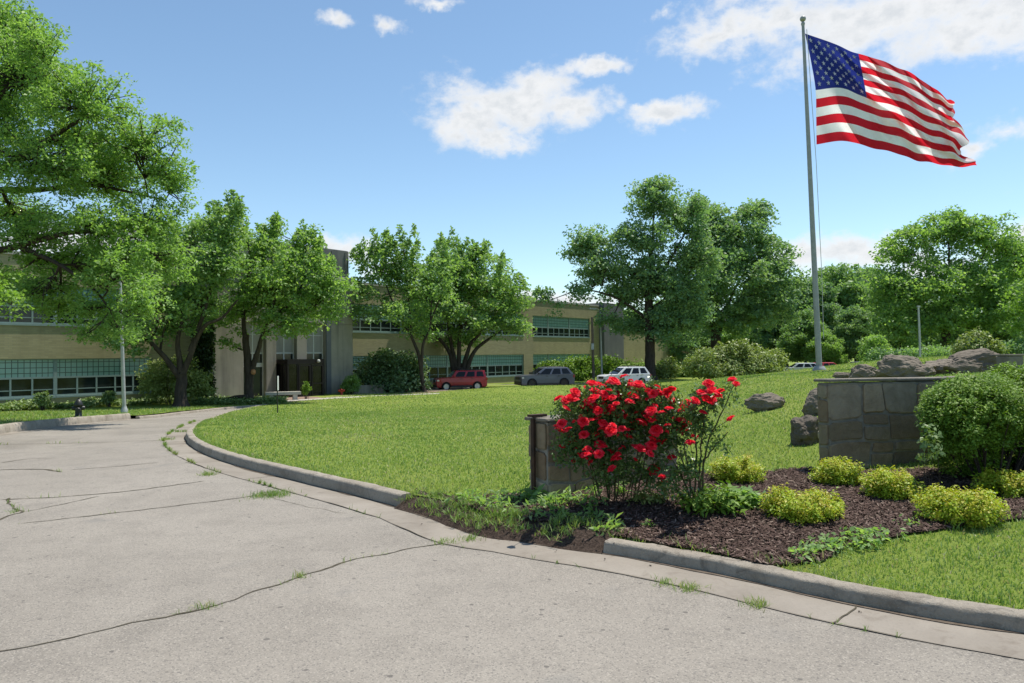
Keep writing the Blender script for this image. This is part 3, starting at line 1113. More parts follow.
# upper wall with a shallow ledge and rounded right corner
t = MB()
t.box(xs[0], xs[7], yf, yf + 0.6, OH + 0.001, 8.6)
t.build('tower_wall', M_CONC, bld, 0.03)
t = MB()
t.box(xs[0] - 0.12, xs[7] + 0.12, yf - 0.14, yf + 0.62, 8.601, 8.95)
t.build('ledge', M_COPING, bld, 0.04)
t = MB()
pr = [(xs[0], yf + 8.0), (xs[0], yf)]
for k in range(7):
    a = math.radians(-90 + 15 * k)
    pr.append((xs[7] - 0.7 + 0.7 * math.cos(a), yf + 0.7 + 0.7 * math.sin(a)))
pr.append((xs[7], yf + 8.0))
t.prism(pr, 8.951, TH, axes='xyz')
t.build('tower_top', M_CONC_D, bld, 0.04)
for k in range(9):
    t = MB()
    xk = xs[0] + 0.7 + k * 1.27
    t.box(xk, xk + 0.16, yf - 0.07, yf - 0.001, 8.96, TH - 0.15)
    t.build('fin', M_CONC_D, bld)
# downpipe-like grey channel beside the right bay
t = MB()
t.box(20.32, 20.75, yf - 0.12, yf - 0.001, -0.4, OH + 1.5)
t.build('channel', M_STEELGREY, bld, 0.02)


def tall_bay(x0, x1, doors=True):
    f = MB()
    y0 = yf + 0.30
    zd, zt = 2.25, 3.15
    for xa, xb in ((x0, x0 + 0.09), (x1 - 0.09, x1), ((x0 + x1) / 2 - 0.05, (x0 + x1) / 2 + 0.05)):
        f.box(xa, xb, y0 - 0.004, y0 + 0.08, 0.0, OH)
    f.box(x0 + 0.09, x1 - 0.09, y0, y0 + 0.07, zd, zd + 0.28)
    f.box(x0 + 0.09, x1 - 0.09, y0, y0 + 0.07, zt, zt + 0.10)
    f.box(x0 + 0.09, x1 - 0.09, y0, y0 + 0.07, OH - 0.9, OH - 0.84)
    fr = f.build('window', M_FRAME_W, bld)
    g = MB()
    g.box(x0 + 0.05, x1 - 0.05, y0 + 0.03, y0 + 0.05, 0.02, zd + 0.1)
    g.box(x0 + 0.05, x1 - 0.05, y0 + 0.03, y0 + 0.05, zd + 0.2, zt + 0.05)
    g.build('pane', M_PANE, fr)
    g = MB()
    g.box(x0 + 0.05, x1 - 0.05, y0 + 0.02, y0 + 0.06, zt + 0.05, OH)
    g.build('spandrel_panel', M_PANEL, fr)


tall_bay(xs[1], xs[2])
tall_bay(xs[3], xs[4])
tall_bay(xs[5], xs[6])
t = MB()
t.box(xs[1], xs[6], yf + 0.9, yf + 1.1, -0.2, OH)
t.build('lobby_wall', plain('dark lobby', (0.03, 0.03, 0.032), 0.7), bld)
# glazed bronze vestibule with its doors
vb = MB()
vx0, vx1, vy0, vy1, vz = 16.15, 19.25, yf - 1.2, yf + 0.28, 2.75
vb.box(vx0, vx1, vy0, vy1, 2.42, vz)
for xa in (vx0, vx0 + 0.80, vx0 + 1.90, vx1 - 0.12):
    vb.box(xa, xa + 0.12, vy0 + 0.01, vy0 + 0.13, -0.05, 2.42)
for ya in (vy0 + 0.65,):
    for xa in (vx0 + 0.005, vx1 - 0.125):
        vb.box(xa, xa + 0.12, ya, ya + 0.1, -0.05, 2.42)
vb.box(vx0 + 0.02, vx1 - 0.02, vy0 + 0.02, vy0 + 0.10, -0.1, 0.12)
ves = vb.build('vestibule', M_BRONZE, bld)
g = MB()
g.box(vx0 + 0.05, vx1 - 0.05, vy0 + 0.05, vy0 + 0.07, 0.12, 2.42)
g.box(vx0 + 0.05, vx0 + 0.07, vy0 + 0.1, vy1, 0.02, 2.42)
g.box(vx1 - 0.07, vx1 - 0.05, vy0 + 0.1, vy1, 0.02, 2.42)
g.build('pane', glass_mat('bronze glass', (0.010, 0.010, 0.010), 0.08), ves)
for k in range(2):
    d = MB()
    xa = vx0 + 0.91 + 1.10 * k
    d.box(xa, xa + 0.10, vy0 - 0.02, vy0 + 0.04, 0.0, 2.36)
    d.box(xa + 0.90, xa + 1.0, vy0 - 0.02, vy0 + 0.04, 0.0, 2.36)
    d.box(xa + 0.1, xa + 0.9, vy0 - 0.02, vy0 + 0.04, 2.26, 2.36)
    d.box(xa + 0.1, xa + 0.9, vy0 - 0.02, vy0 + 0.04, 0.0, 0.22)
    d.box(xa + 0.1, xa + 0.9, vy0 - 0.03, vy0 - 0.012, 0.98, 1.06)
    d.build('door', M_BRONZE, ves)
lampb = MB()
lampb.lathe([(0.02, 0), (0.11, 0.02), (0.13, 0.10), (0.09, 0.2), (0.03, 0.23)], 12, 0, (vx1 - 0.6, vy0 - 0.14, 2.5))
lampb.box(vx1 - 0.64, vx1 - 0.56, vy0 - 0.14, vy0 - 0.001, 2.58, 2.64)
lampb.build('wall_lamp', M_FRAME_W, ves)


def B(s, d, z=0.0):
    """world point from facade coordinates: s along, d outward"""
    return P0 + U * s + NRM * d + Vector((0, 0, z))

# ------------------------------------------------------------------ flag pole and flag
M_ALU = noisy('brushed aluminium pole', (0.27, 0.275, 0.28), (0.35, 0.355, 0.36), 5.0, 0.5, 0.15, 0.05)
M_ROPE = plain('rope', (0.5, 0.5, 0.48), 0.8)
FD = 34.0
fp_base = Vector((ray(819.3, 369).x * FD, FD, float(zlawn(ray(819.3, 369).x * FD, FD))))
print('flagpole base', fp_base, 'wanted', P(819.3, 369, FD))
fp_top = P(803.0, 25, FD)
pole = empty('flagpole', fp_base, 0, 'tall grey metal flagpole with a ball on top standing on the grass mound', 'flagpole')
m = MB()
ax = fp_top - fp_base
ks = [0, 0.02, 0.25, 0.5, 0.75, 1.0]
m.tube([ax * k for k in ks], [0.135, 0.132, 0.12, 0.106, 0.086, 0.064], 20)
m.build('shaft', M_ALU, pole)
m = MB()
m.lathe([(0.30, -0.05), (0.30, 0.06), (0.24, 0.13), (0.21, 0.20)], 24)
m.build('base_collar', M_ALU, pole)
m = MB()
m.lathe([(0.07, -0.02), (0.09, 0.05), (0.07, 0.12), (0.04, 0.16)], 16, 0, ax)
m.lathe([(0.02 + 0.115 * math.sin(math.pi * k / 10), 0.16 + 0.125 * (1 - math.cos(math.pi * k / 10))) for k in range(11)], 20, 0, ax)
m.build('finial', M_ALU, pole)
m = MB()
sd = Vector((0.20, -0.16, 0))
m.tube([ax * 0.985 + sd * 0.6, ax * 0.6 + sd * 1.15, ax * 0.28 + sd * 1.2, ax * 0.09 + sd], 0.014, 5)
m.build('halyard', M_ROPE, pole)

# cloth surface: control points seen in the photograph, waves in depth
CU = [0, 0.2, 0.4, 0.6, 0.8, 0.92, 1.0]
CV = [0, 0.27, 0.538, 0.77, 1.0]
CP = [[(805, 33.5), (831, 42.5), (857.5, 53.5), (890, 63.5), (920, 79), (938, 91), (948.5, 101)],
      [(811, 61.5), (836, 66), (862, 76), (893, 84), (925, 99), (946, 111), (957, 119)],
      [(815.6, 90), (842, 88), (866, 98), (896, 106.5), (930, 122), (952, 132), (965.5, 140)],
      [(816.2, 117), (842, 113.5), (870, 121), (900, 129.5), (932, 142), (953, 148), (963, 153)],
      [(816.5, 144.5), (843, 141), (872, 147.5), (903, 155.5), (930, 163.5), (955, 165.5), (977.5, 166.5)]]


def hermite(xs, ys, x):
    """cubic through points (finite difference tangents)"""
    n = len(xs)
    i = max(0, min(n - 2, int(np.searchsorted(xs, x, side='right')) - 1))
    h = xs[i + 1] - xs[i]
    t = (x - xs[i]) / h

    def tan(k):
        if k == 0:
            return (ys[1] - ys[0]) / (xs[1] - xs[0])
        if k == n - 1:
            return (ys[-1] - ys[-2]) / (xs[-1] - xs[-2])
        return (ys[k + 1] - ys[k - 1]) / (xs[k + 1] - xs[k - 1])
    m0, m1 = tan(i) * h, tan(i + 1) * h
    t2, t3 = t * t, t * t * t
    return (2 * t3 - 3 * t2 + 1) * ys[i] + (t3 - 2 * t2 + t) * m0 + (-2 * t3 + 3 * t2) * ys[i + 1] + (t3 - t2) * m1


def flag_point(u, v):
    cx = [hermite(CU, [c[0] for c in row], u) for row in CP]
    cy = [hermite(CU, [c[1] for c in row], u) for row in CP]
    x, y = hermite(CV, cx, v), hermite(CV, cy, v)
    a = min(1.0, u * 2.2)
    ph = u - 0.72 * v
    w = 0.38 * math.sin(ph * 9.5 + 0.6) + 0.15 * math.sin((u - 0.85 * v) * 21.0 + 1.4) + 0.05 * math.sin((u - 0.5 * v) * 47.0)
    fold = 0.40 * math.exp(-((u - 0.88 - 0.05 * v) / 0.045) ** 2) * (1 - v * 0.6)
    crease = 0.10 * math.sin((u - v * 1.1) * 38.0) * math.exp(-((u - 0.45 - v * 0.3) / 0.2) ** 2)
    dep = FD + a * w + a * (fold + crease) - 0.5 * u * v - 0.6 * u
    j = a * (2.2 * math.sin(u * 23 + v * 5) + 1.4 * math.sin(u * 41 - v * 9)) * u
    e = max(0.0, (u - 0.78) / 0.22) ** 2
    x += e * (3.2 * math.sin(v * 15.0 + 0.5) + 1.6 * math.sin(v * 37.0))
    dep += e * 0.35 * math.sin(v * 19.0)
    return P(x, y + j * 0.5 + e * 2.0 * math.sin(u * 60.0 + v * 8.0), dep)


def flag_material(name, c):
    m, nt, b = new_mat(name)
    t = nnode(nt, 'ShaderNodeTexCoord')
    n1 = tnoise(nt, t.outputs['Object'], 1.4, 5.0, 0.6)
    col = ramp_node(nt, n1, [(0.3, [x * 0.92 for x in c]), (0.7, [min(1, x * 1.05) for x in c])])
    nt.links.new(col, b.inputs['Base Color'])
    b.inputs['Roughness'].default_value = 0.7
    b.inputs['Specular IOR Level'].default_value = 0.2
    tr = nnode(nt, 'ShaderNodeBsdfTranslucent')
    nt.links.new(col, tr.inputs['Color'])
    mx = nnode(nt, 'ShaderNodeMixShader')
    mx.inputs[0].default_value = 0.52
    nt.links.new(b.outputs[0], mx.inputs[1])
    nt.links.new(tr.outputs[0], mx.inputs[2])
    nt.links.new(mx.outputs[0], nt.nodes['Material Output'].inputs['Surface'])
    return m


M_FRED = flag_material('flag red', (0.62, 0.018, 0.035))
M_FWHITE = flag_material('flag white', (0.90, 0.89, 0.91))
M_FBLUE = flag_material('flag blue', (0.022, 0.035, 0.22))
NU, NV = 150, 78
gu = np.linspace(0, 1, NU + 1)
fv = [flag_point(u, v) for v in np.linspace(0, 1, NV + 1) for u in gu]
mb = MB()
ff, fmi = [], []
CAN_U = 0.405
for j in range(NV):
    st = j // 6
    for i in range(NU):
        ff.append((j * (NU + 1) + i, j * (NU + 1) + i + 1, (j + 1) * (NU + 1) + i + 1, (j + 1) * (NU + 1) + i))
        if st < 7 and (i + 0.5) / NU < CAN_U:
            fmi.append(2)
        else:
            fmi.append(0 if st % 2 == 0 else 1)
mb.v = [tuple(p) for p in fv]
mb.f = [list(f) for f in ff]
mb.m = fmi
mb.s = [True] * len(ff)
mb.r = [0.5] * len(ff)


def star(cu, cv, side):
    r1, r2 = 0.030, 0.0118
    asp = 1.0 / 1.75
    c = flag_point(cu, cv)
    e = 0.004
    nn = (flag_point(cu + e, cv) - c).cross(flag_point(cu, cv + e) - c).normalized()
    pts = []
    for k in range(10):
        a = math.pi / 2 + math.pi * k / 5
        r = r1 if k % 2 == 0 else r2
        q = flag_point(max(0, cu + r * math.cos(a) * asp), max(0, cv - r * math.sin(a)))
        pts.append(q + nn * side * 0.012)
    b0 = c + nn * side * 0.014
    mb.add([b0] + pts, [(0, 1 + k, 1 + (k + 1) % 10) for k in range(10)], 1, False)


for row in range(9):
    for k in range(6 if row % 2 == 0 else 5):
        cu = CAN_U * ((2 * k + (1 if row % 2 == 0 else 2)) / 12.0)
        cv = 0.5385 * (row + 1) / 10.0
        for side in (-1, 1):
            star(cu, cv, side)
flag = mb.build('flag', [M_FRED, M_FWHITE, M_FBLUE], None, recalc=False)
tag(flag, 'large American flag with stars and stripes flying from the tall pole', 'flag')

# ------------------------------------------------------------------ stone walls flanking the drive
def stone_mat(name, cols, rough=0.85):
    m, nt, b = new_mat(name)
    at = nnode(nt, 'ShaderNodeAttribute')
    at.attribute_name = 'rnd'
    t = nnode(nt, 'ShaderNodeTexCoord')
    v = t.outputs['Object']
    n = len(cols)
    base = ramp_node(nt, at.outputs['Fac'], [(i / (n - 1), c) for i, c in enumerate(cols)])
    n1 = tnoise(nt, v, 5.0, 7.0, 0.7, 0.6)
    col = mixc(nt, nnode(nt, 'ShaderNodeMapRange', {'Value': n1, 'From Min': 0.42, 'From Max': 0.7, 'To Max': 0.6}).outputs[0], base, mixc(nt, 1.0, base, (0.45, 0.42, 0.36), 'MULTIPLY'))
    n2 = tnoise(nt, v, 2.0, 5.0, 0.6)
    col = mixc(nt, nnode(nt, 'ShaderNodeMapRange', {'Value': n2, 'From Min': 0.55, 'From Max': 0.75, 'To Max': 0.22}).outputs[0], col, (0.25, 0.215, 0.17))
    n3 = tnoise(nt, v, 11.0, 6.0, 0.7)
    col = mixc(nt, nnode(nt, 'ShaderNodeMapRange', {'Value': n3, 'From Min': 0.6, 'From Max': 0.74, 'To Max': 0.4}).outputs[0], col, (0.33, 0.31, 0.26))
    nt.links.new(col, b.inputs['Base Color'])
    b.inputs['Roughness'].default_value = rough
    b.inputs['Specular IOR Level'].default_value = 0.3
    bump(nt, b, tnoise(nt, v, 14.0, 7.0, 0.7), 0.75, 0.03)
    return m


M_STONE = stone_mat('flagstone', [(0.33, 0.235, 0.135), (0.15, 0.135, 0.115), (0.40, 0.30, 0.18), (0.19, 0.155, 0.105), (0.34, 0.28, 0.20), (0.22, 0.15, 0.092), (0.48, 0.39, 0.265)])
M_MORTAR = noisy('mortar', (0.17, 0.158, 0.135), (0.33, 0.305, 0.26), 9.0, 0.95, 0, 0.5, 0.01)
M_CAP = stone_mat('cap slab', [(0.17, 0.152, 0.122), (0.225, 0.20, 0.162), (0.14, 0.127, 0.105)])
M_ROCK = stone_mat('boulder rock', [(0.155, 0.128, 0.098), (0.215, 0.180, 0.140), (0.12, 0.100, 0.078)])
M_IRON = noisy('rusty iron', (0.03, 0.022, 0.018), (0.10, 0.055, 0.035), 9.0, 0.8, 0.4)


def split_rects(x0, x1, z0, z1, rs, out, depth=0):
    w, h = x1 - x0, z1 - z0
    big = 0.24 + 0.36 * rs.random()
    if (w < big * 1.35 and h < big * 0.95) or depth > 7:
        out.append((x0, x1, z0, z1))
        return
    if w > h * (1.15 + 0.6 * rs.random()):
        c = x0 + w * (0.34 + 0.32 * rs.random())
        split_rects(x0, c, z0, z1, rs, out, depth + 1)
        split_rects(c, x1, z0, z1, rs, out, depth + 1)
    else:
        c = z0 + h * (0.34 + 0.32 * rs.random())
        split_rects(x0, x1, z0, c, rs, out, depth + 1)
        split_rects(x0, x1, c, z1, rs, out, depth + 1)


def stone_wall(a, b, thick, z0, z1, seed, label, skew=0.09):
    """masonry wall from ground point a to b (its front line)"""
    a, b = Vector((a[0], a[1], 0)), Vector((b[0], b[1], 0))
    L = (b - a).length
    root = empty('stone_wall', (a.x, a.y, 0), math.atan2(b.y - a.y, b.x - a.x), label, 'wall')
    rs = random.Random(seed)
    H = z1
    core = MB()
    core.box(0.018, L - 0.018, 0.018, thick - 0.018, z0 - 0.25, H - 0.045)
    core.build('mortar_core', M_MORTAR, root)
    st = MB()

    def face(u0, u1, w0, w1, mapf):
        out = []
        split_rects(u0, u1, w0, w1, rs, out)
        sh = {}

        def corner(u, w):
            # shared shear so the joints are crooked but stay parallel
            eu = min(1, min(u - u0, u1 - u) / 0.15)
            ew = min(1, min(w - w0, w1 - w) / 0.15)
            du = noise.noise(Vector((u * 2.1, w * 2.1, seed))) * skew * eu
            dw = noise.noise(Vector((u * 1.7, w * 1.7, seed + 9.0))) * skew * ew
            return u + du, w + dw
        for (x0, x1, za, zb) in out:
            g = 0.008 + 0.014 * rs.random()
            cs = [(x0 + g, za + g), (x1 - g, za + g), (x1 - g, zb - g), (x0 + g, zb - g)]
            # cut corners a little
            poly = []
            for k in range(4):
                p, q, r = cs[k - 1], cs[k], cs[(k + 1) % 4]
                c1, c2 = 0.04 + 0.10 * rs.random(), 0.04 + 0.10 * rs.random()
                poly.append((q[0] + (p[0] - q[0]) * c1, q[1] + (p[1] - q[1]) * c1))
                poly.append((q[0] + (r[0] - q[0]) * c2, q[1] + (r[1] - q[1]) * c2))
                poly.append(((q[0] + r[0]) / 2 + (rs.random() - 0.5) * 0.012, (q[1] + r[1]) / 2 + (rs.random() - 0.5) * 0.012))
            poly = [corner(*c) for c in poly]
            cx = sum(c[0] for c in poly) / len(poly)
            cz = sum(c[1] for c in poly) / len(poly)
            pr = 0.004 + 0.024 * rs.random()
            tilt = ((rs.random() - 0.5) * 0.07, (rs.random() - 0.5) * 0.07)
            n = len(poly)
            outer_ = [mapf(u, w, -0.035) for u, w in poly]
            mid_ = [mapf(u, w, pr * 0.6) for u, w in poly]
            inn_ = [mapf(cx + (u - cx) * 0.94, cz + (w - cz) * 0.93, pr + tilt[0] * (u - cx) + tilt[1] * (w - cz)) for u, w in poly]
            vs = outer_ + mid_ + inn_
            fs = [tuple(range(2 * n, 3 * n))]
            for k in range(n):
                k2 = (k + 1) % n
                fs.append((k, k2, n + k2, n + k))
                fs.append((n + k, n + k2, 2 * n + k2, 2 * n + k))
            st.add(vs, fs, 0, False, rs.random())
    face(0.0, L, z0 - 0.12, H - 0.05, lambda u, w, d: (u, 0.03 - d - 0.02, w))
    face(0.0, L, z0 - 0.12, H - 0.05, lambda u, w, d: (L - u, thick - 0.03 + d + 0.02, w))
    face(0.02, thick - 0.02, z0 - 0.12, H - 0.05, lambda u, w, d: (0.03 - d - 0.02, thick - u, w))
    face(0.02, thick - 0.02, z0 - 0.12, H - 0.05, lambda u, w, d: (L - 0.03 + d + 0.02, u, w))
    st.build('stonework', M_STONE, root)
    cap = MB()
    x = -0.03
    while x < L:
        w = min(L + 0.03 - x, 0.55 + 0.5 * rs.random())
        if L - (x + w) < 0.25:
            w = L + 0.03 - x
        dz = (rs.random() - 0.5) * 0.012
        cap.box(x + 0.004, x + w - 0.004, -0.004 - 0.022 * rs.random(), thick + 0.012 + 0.022 * rs.random(), H - 0.036 + dz, H + dz, rnd=rs.random())
        x += w
    co = cap.build('cap', M_CAP, root, 0.014)
    for v_ in co.data.vertices:
        q_ = v_.co * 9.0 + Vector((seed, 0, 0))
        v_.co += Vector((noise.noise(q_), noise.noise(q_ + Vector((7, 0, 0))), 0.6 * noise.noise(q_ + Vector((0, 9, 0))))) * 0.012
    return root


wa = on(548, 502, zlawn)
rose_wall = stone_wall((wa.x, wa.y), (wa.x + 1.55, wa.y + 1.05), 0.34, wa.z - 0.05, P(545, 418.5, wa.y).z, 3, 'low stone wall half hidden behind the red rose bush')
# rusty bracket post fixed at the wall end
m = MB()
m.box(-0.055, -0.030, 0.16, 0.21, wa.z - 0.1, P(545, 418.5, wa.y).z - 0.01)
m.box(-0.075, 0.12, 0.16, 0.24, P(545, 418.5, wa.y).z + 0.006, P(545, 418.5, wa.y).z + 0.03)
m.build('bracket', M_IRON, rose_wall)
wb = on(830, 471, zlawn)
wbt = P(826, 379.5, wb.y).z
big_wall = stone_wall((wb.x, wb.y), (wb.x + 3.6, wb.y + 0.75), 0.24, wb.z - 0.25, wbt, 21, 'broad flagstone wall beside the clipped green hedge')

# ------------------------------------------------------------------ boulders
def boulder(px, py, wpx, hpx, seed, label, D=None, lean=0.0, depth=0.8, sink=0.22, rot=0.0, sharp=1.0, group=None):
    base = on(px, py, zlawn) if D is None else Vector((ray(px, py).x * D, D, float(zlawn(ray(px, py).x * D, D))))
    D = base.y
    rx, rz = wpx * D / FPX / 2, hpx * D / FPX / (2 - 2 * sink)
    ry = rx * depth
    bm = bmesh.new()
    bmesh.ops.create_icosphere(bm, subdivisions=5, radius=1.0)
    rs = random.Random(seed)
    planes = []
    for k in range(int(13 * sharp) + 4):
        d = Vector((rs.gauss(0, 1), rs.gauss(0, 1), rs.gauss(0, 0.8))).normalized()
        planes.append((d, 0.66 + 0.26 * rs.random()))
    for v in bm.verts:
        p = v.co.copy()
        for d, h in planes:
            s = p.dot(d) - h
            if s > 0:
                p -= d * s * 0.93
        q = p * 1.5 + Vector((seed * 3.1, 0, 0))
        p *= 1 + 0.16 * noise.fractal(q * 1.3, 1.0, 2.0, 4) + 0.05 * noise.fractal(q * 5, 1.0, 2.0, 3)
        v.co = Vector((p.x * rx + lean * p.z * rx, p.y * ry, p.z * rz))
    zmin = -rz * (1 - 2 * sink)
    me = bpy.data.meshes.new('boulder')
    bm.to_mesh(me)
    bm.free()
    me.materials.append(M_ROCK)
    at = me.attributes.new('rnd', 'FLOAT', 'FACE')
    at.data.foreach_set('value', np.full(len(me.polygons), rs.random(), dtype=np.float32))
    o = bpy.data.objects.new('boulder', me)
    o.location = (base.x, base.y + ry * 0.3, base.z - zmin * 0.92)
    o.rotation_euler = (0, 0, rot)
    link(o)
    return tag(o, label, 'boulder', group)


boulder(768, 410, 42, 17, 2, 'flat grey boulder lying alone on the open grass slope', depth=0.7)
boulder(808, 444, 34, 32, 5, 'dark boulder against the lower left end of the flagstone wall', depth=0.9)
boulder(820, 414, 32, 26, 7, 'grey boulder partly behind the upper left end of the flagstone wall', depth=0.9)
boulder(905, 379, 58, 25, 11, 'jagged dark rock with a peaked top showing above the flagstone wall', lean=-0.1, sharp=1.5, sink=0.2)
boulder(866, 380, 32, 16, 13, 'small dark broken rock left of the peaked rock above the wall', sharp=1.4)
boulder(944, 369, 40, 16, 17, 'low dark rock between the peaked rock and the long slanting boulder', D=16.5)
boulder(974, 369, 66, 25, 19, 'long slanting grey boulder in front of the pale round shrub', D=16.8, lean=0.35, depth=0.6, sharp=0.8)
boulder(966, 372, 44, 14, 23, 'pale flat slab of rock leaning under the long slanting boulder', D=15.9, depth=0.5)
boulder(994, 364, 15, 10, 29, 'small dark stone between the long boulder and the square stone block', D=18.0)
boulder(845, 379, 22, 8, 31, 'smallest low dark rock at the left end of the row above the wall')
boulder(925, 377, 30, 12, 37, 'low flat rock touching the right foot of the peaked rock', sharp=1.3)
# squared stone block on the mound
sb = empty('stone_block', (ray(1010, 366).x * 16.0, 16.0, float(zlawn(ray(1010, 366).x * 16.0, 16.0))), 0.25, 'squared grey stone block standing upright on the mound at the right edge', 'stone block')
m = MB()
m.box(-0.20, 0.20, -0.16, 0.16, -0.3, 0.36)
o = m.build('block', M_CAP, sb, 0.03)
m = MB()
m.box(-0.21, 0.21, -0.17, 0.17, 0.361, 0.40)
o = m.build('cap', M_CAP, sb, 0.012)

# ------------------------------------------------------------------ lamp posts, poles
M_POSTGREY = noisy('galvanised steel', (0.34, 0.35, 0.35), (0.46, 0.47, 0.47), 4.0, 0.5, 0.3, 0.05)
M_WOODPOLE = noisy('weathered pole wood', (0.10, 0.075, 0.055), (0.17, 0.13, 0.10), 6.0, 0.9, 0, 0.4)
M_LAMPGLASS = plain('lamp lens', (0.55, 0.56, 0.55), 0.25)
M_BLACKIRON = plain('black painted iron', (0.018, 0.020, 0.020), 0.45)


def lamp_post(base, h, lean, r, label, arm=1.3, arm_dir=(1, 0, 0)):
    root = empty('lamp_post', base, 0, label, 'lamp post')
    m = MB()
    top = Vector((lean * h, 0, h))
    m.tube([(0, 0, -0.1), top * 0.35, top * 0.7, top], [r, r * 0.85, r * 0.68, r * 0.5], 14)
    m.build('post', M_POSTGREY, root)
    m = MB()
    m.lathe([(r * 1.7, -0.05), (r * 1.7, 0.16), (r * 1.25, 0.22), (r * 1.1, 0.3)], 14)
    m.build('base_plate', M_POSTGREY, root)
    ad = Vector(arm_dir)
    m = MB()
    m.tube([top, top + Vector((0, 0, 0.18)) + ad * 0.15, top + ad * arm * 0.5 + Vector((0, 0, 0.28)), top + ad * arm + Vector((0, 0, 0.28))], 0.035, 8)
    m.build('arm', M_POSTGREY, root)
    hd = MB()
    c = top + ad * (arm + 0.3) + Vector((0, 0, 0.28))
    mt = Matrix.Translation(c) @ Matrix.Rotation(math.atan2(ad.y, ad.x), 4, 'Z')
    hd.box(-0.36, 0.36, -0.16, 0.16, -0.05, 0.09, mat=mt)
    head = hd.build('lamp_head', M_POSTGREY, root, 0.04)
    ln = MB()
    ln.box(-0.28, 0.2, -0.12, 0.12, -0.085, -0.051, mat=mt)
    ln.build('lens', M_LAMPGLASS, head, 0.015)
    return root


lamp_post(on(124.3, 413, zlawn), 7.2, -0.03, 0.088, 'grey steel lamp post on the left verge, its top lost in tree leaves', arm_dir=(0.8, -0.6, 0))
lb = Vector((ray(602, 380).x * 77, 77, float(zlawn(9, 77))))
lamp_post(lb, 7.1, -0.012, 0.11, 'pale lamp post behind the white car with its lamp head in view', 0.5, (-1, -0.2, 0))
ub = Vector((ray(593.5, 380).x * 74, 74, float(zlawn(8, 74))))
up = empty('utility_pole', ub, 0, 'brown wooden pole just left of the pale lamp post', 'utility pole')
m = MB()
m.tube([(0, 0, -0.2), (-0.03, 0, 3.2), (-0.07, 0, 6.4)], [0.15, 0.135, 0.11], 10)
m.build('pole', M_WOODPOLE, up)
m = MB()
m.box(-0.20, 0.06, -0.26, -0.12, 3.2, 3.8)
m.build('meter_box', M_POSTGREY, up, 0.02)
tb = Vector((ray(920, 350).x * 62, 62, 0.0))
tp = empty('flood_light_pole', (tb.x, tb.y, float(zlawn(tb.x, tb.y)) - 0.1), 0, 'thin pale pole rising in front of the dark woods at right', 'pole')
m = MB()
m.tube([(0, 0, -0.1), (0.0, 0, 3), (-0.06, 0, 6.0)], [0.10, 0.09, 0.07], 10)
m.build('pole', M_POSTGREY, tp)
m = MB()
m.box(-0.16, 0.06, -0.09, 0.09, 5.95, 6.08)
m.build('lamp_head', M_POSTGREY, tp, 0.03)

# hydrant
hb = on(78.5, 418, zlawn)
hy = empty('fire_hydrant', hb, 0.4, 'short black fire hydrant on the grass behind the left kerb', 'hydrant')
m = MB()
m.lathe([(0.17, -0.05), (0.17, 0.05), (0.115, 0.08), (0.105, 0.42), (0.15, 0.44), (0.15, 0.50), (0.13, 0.56), (0.09, 0.64), (0.04, 0.68)], 16)
m.build('barrel', M_BLACKIRON, hy)
for k in range(2):
    m = MB()
    s = -1 if k else 1
    m.lathe([(0.075, 0.0), (0.075, 0.19), (0.06, 0.21)], 12, mat=Matrix.Rotation(s * math.pi / 2, 4, 'Y'), center=(0, 0, 0.36))
    m.build('side_cap', M_BLACKIRON, hy)
m = MB()
m.lathe([(0.095, 0.0), (0.095, 0.2), (0.075, 0.22)], 12, mat=Matrix.Rotation(math.pi / 2, 4, 'X'), center=(0, 0, 0.30))
m.build('front_cap', M_BLACKIRON, hy)
m = MB()
m.lathe([(0.03, 0.67), (0.03, 0.74)], 5)
m.build('bonnet_nut', M_BLACKIRON, hy)

# small sign post on the lawn edge, its panel turned edge-on
sp = on(277.5, 413, zlawn)
sg = empty('sign_post', sp, math.radians(99), 'small white sign panel seen nearly edge on atop a thin dark post on the lawn', 'sign')
m = MB()
m.box(-0.03, 0.03, -0.02, 0.02, -0.2, 1.62)
m.build('post', M_BLACKIRON, sg)
m = MB()
m.box(-0.16, 0.16, -0.034, -0.021, 0.98, 1.60)
m.build('sign_panel', plain('white enamel', (0.74, 0.75, 0.75), 0.4), sg, 0.004)

# entrance furniture
M_BENCH = concrete_streaked('bench concrete', (0.42, 0.39, 0.34), (0.50, 0.47, 0.42), (0.25, 0.24, 0.22), 0.5)


def gpt(px, Y):
    d = ray(px, 390)
    return Vector((d.x * Y, Y, 0))


q = gpt(283, 48.6)
bn = empty('concrete_bench', (q.x, q.y, float(zwalk(q.x, q.y))), math.atan2(U.y, U.x) - 0.5, 'pale concrete bench slab in front of the entrance beside the tree', 'bench')
m = MB()
m.box(-1.1, 1.1, -0.28, 0.28, 0.36, 0.56)
m.build('seat', M_BENCH, bn, 0.02)
for k in (-1, 1):
    m = MB()
    m.box(k * 0.75 - 0.14, k * 0.75 + 0.14, -0.22, 0.22, -0.15, 0.359)
    m.build('leg', M_BENCH, bn, 0.02)
q = gpt(366, 57.0)
pl = empty('concrete_planter', (q.x, q.y, float(zwalk(q.x, q.y))), math.atan2(U.y, U.x) - 0.5, 'low grey concrete planter box below the large dark rhododendron', 'planter')
m = MB()
m.box(-1.3, 1.3, -0.45, -0.32, 0.0, 0.62)
m.box(-1.3, 1.3, 0.32, 0.45, 0.0, 0.62)
m.box(-1.3, -1.17, -0.319, 0.319, 0.0, 0.62)
m.box(1.17, 1.3, -0.319, 0.319, 0.0, 0.62)
m.build('box', M_CONC, pl)
m = MB()
m.box(-1.17, 1.17, -0.32, 0.32, 0.05, 0.55)
m.build('soil', M_SOIL, pl)
q = gpt(341.5, 54.5)
M_REDP = plain('red enamel', (0.42, 0.03, 0.02), 0.4)
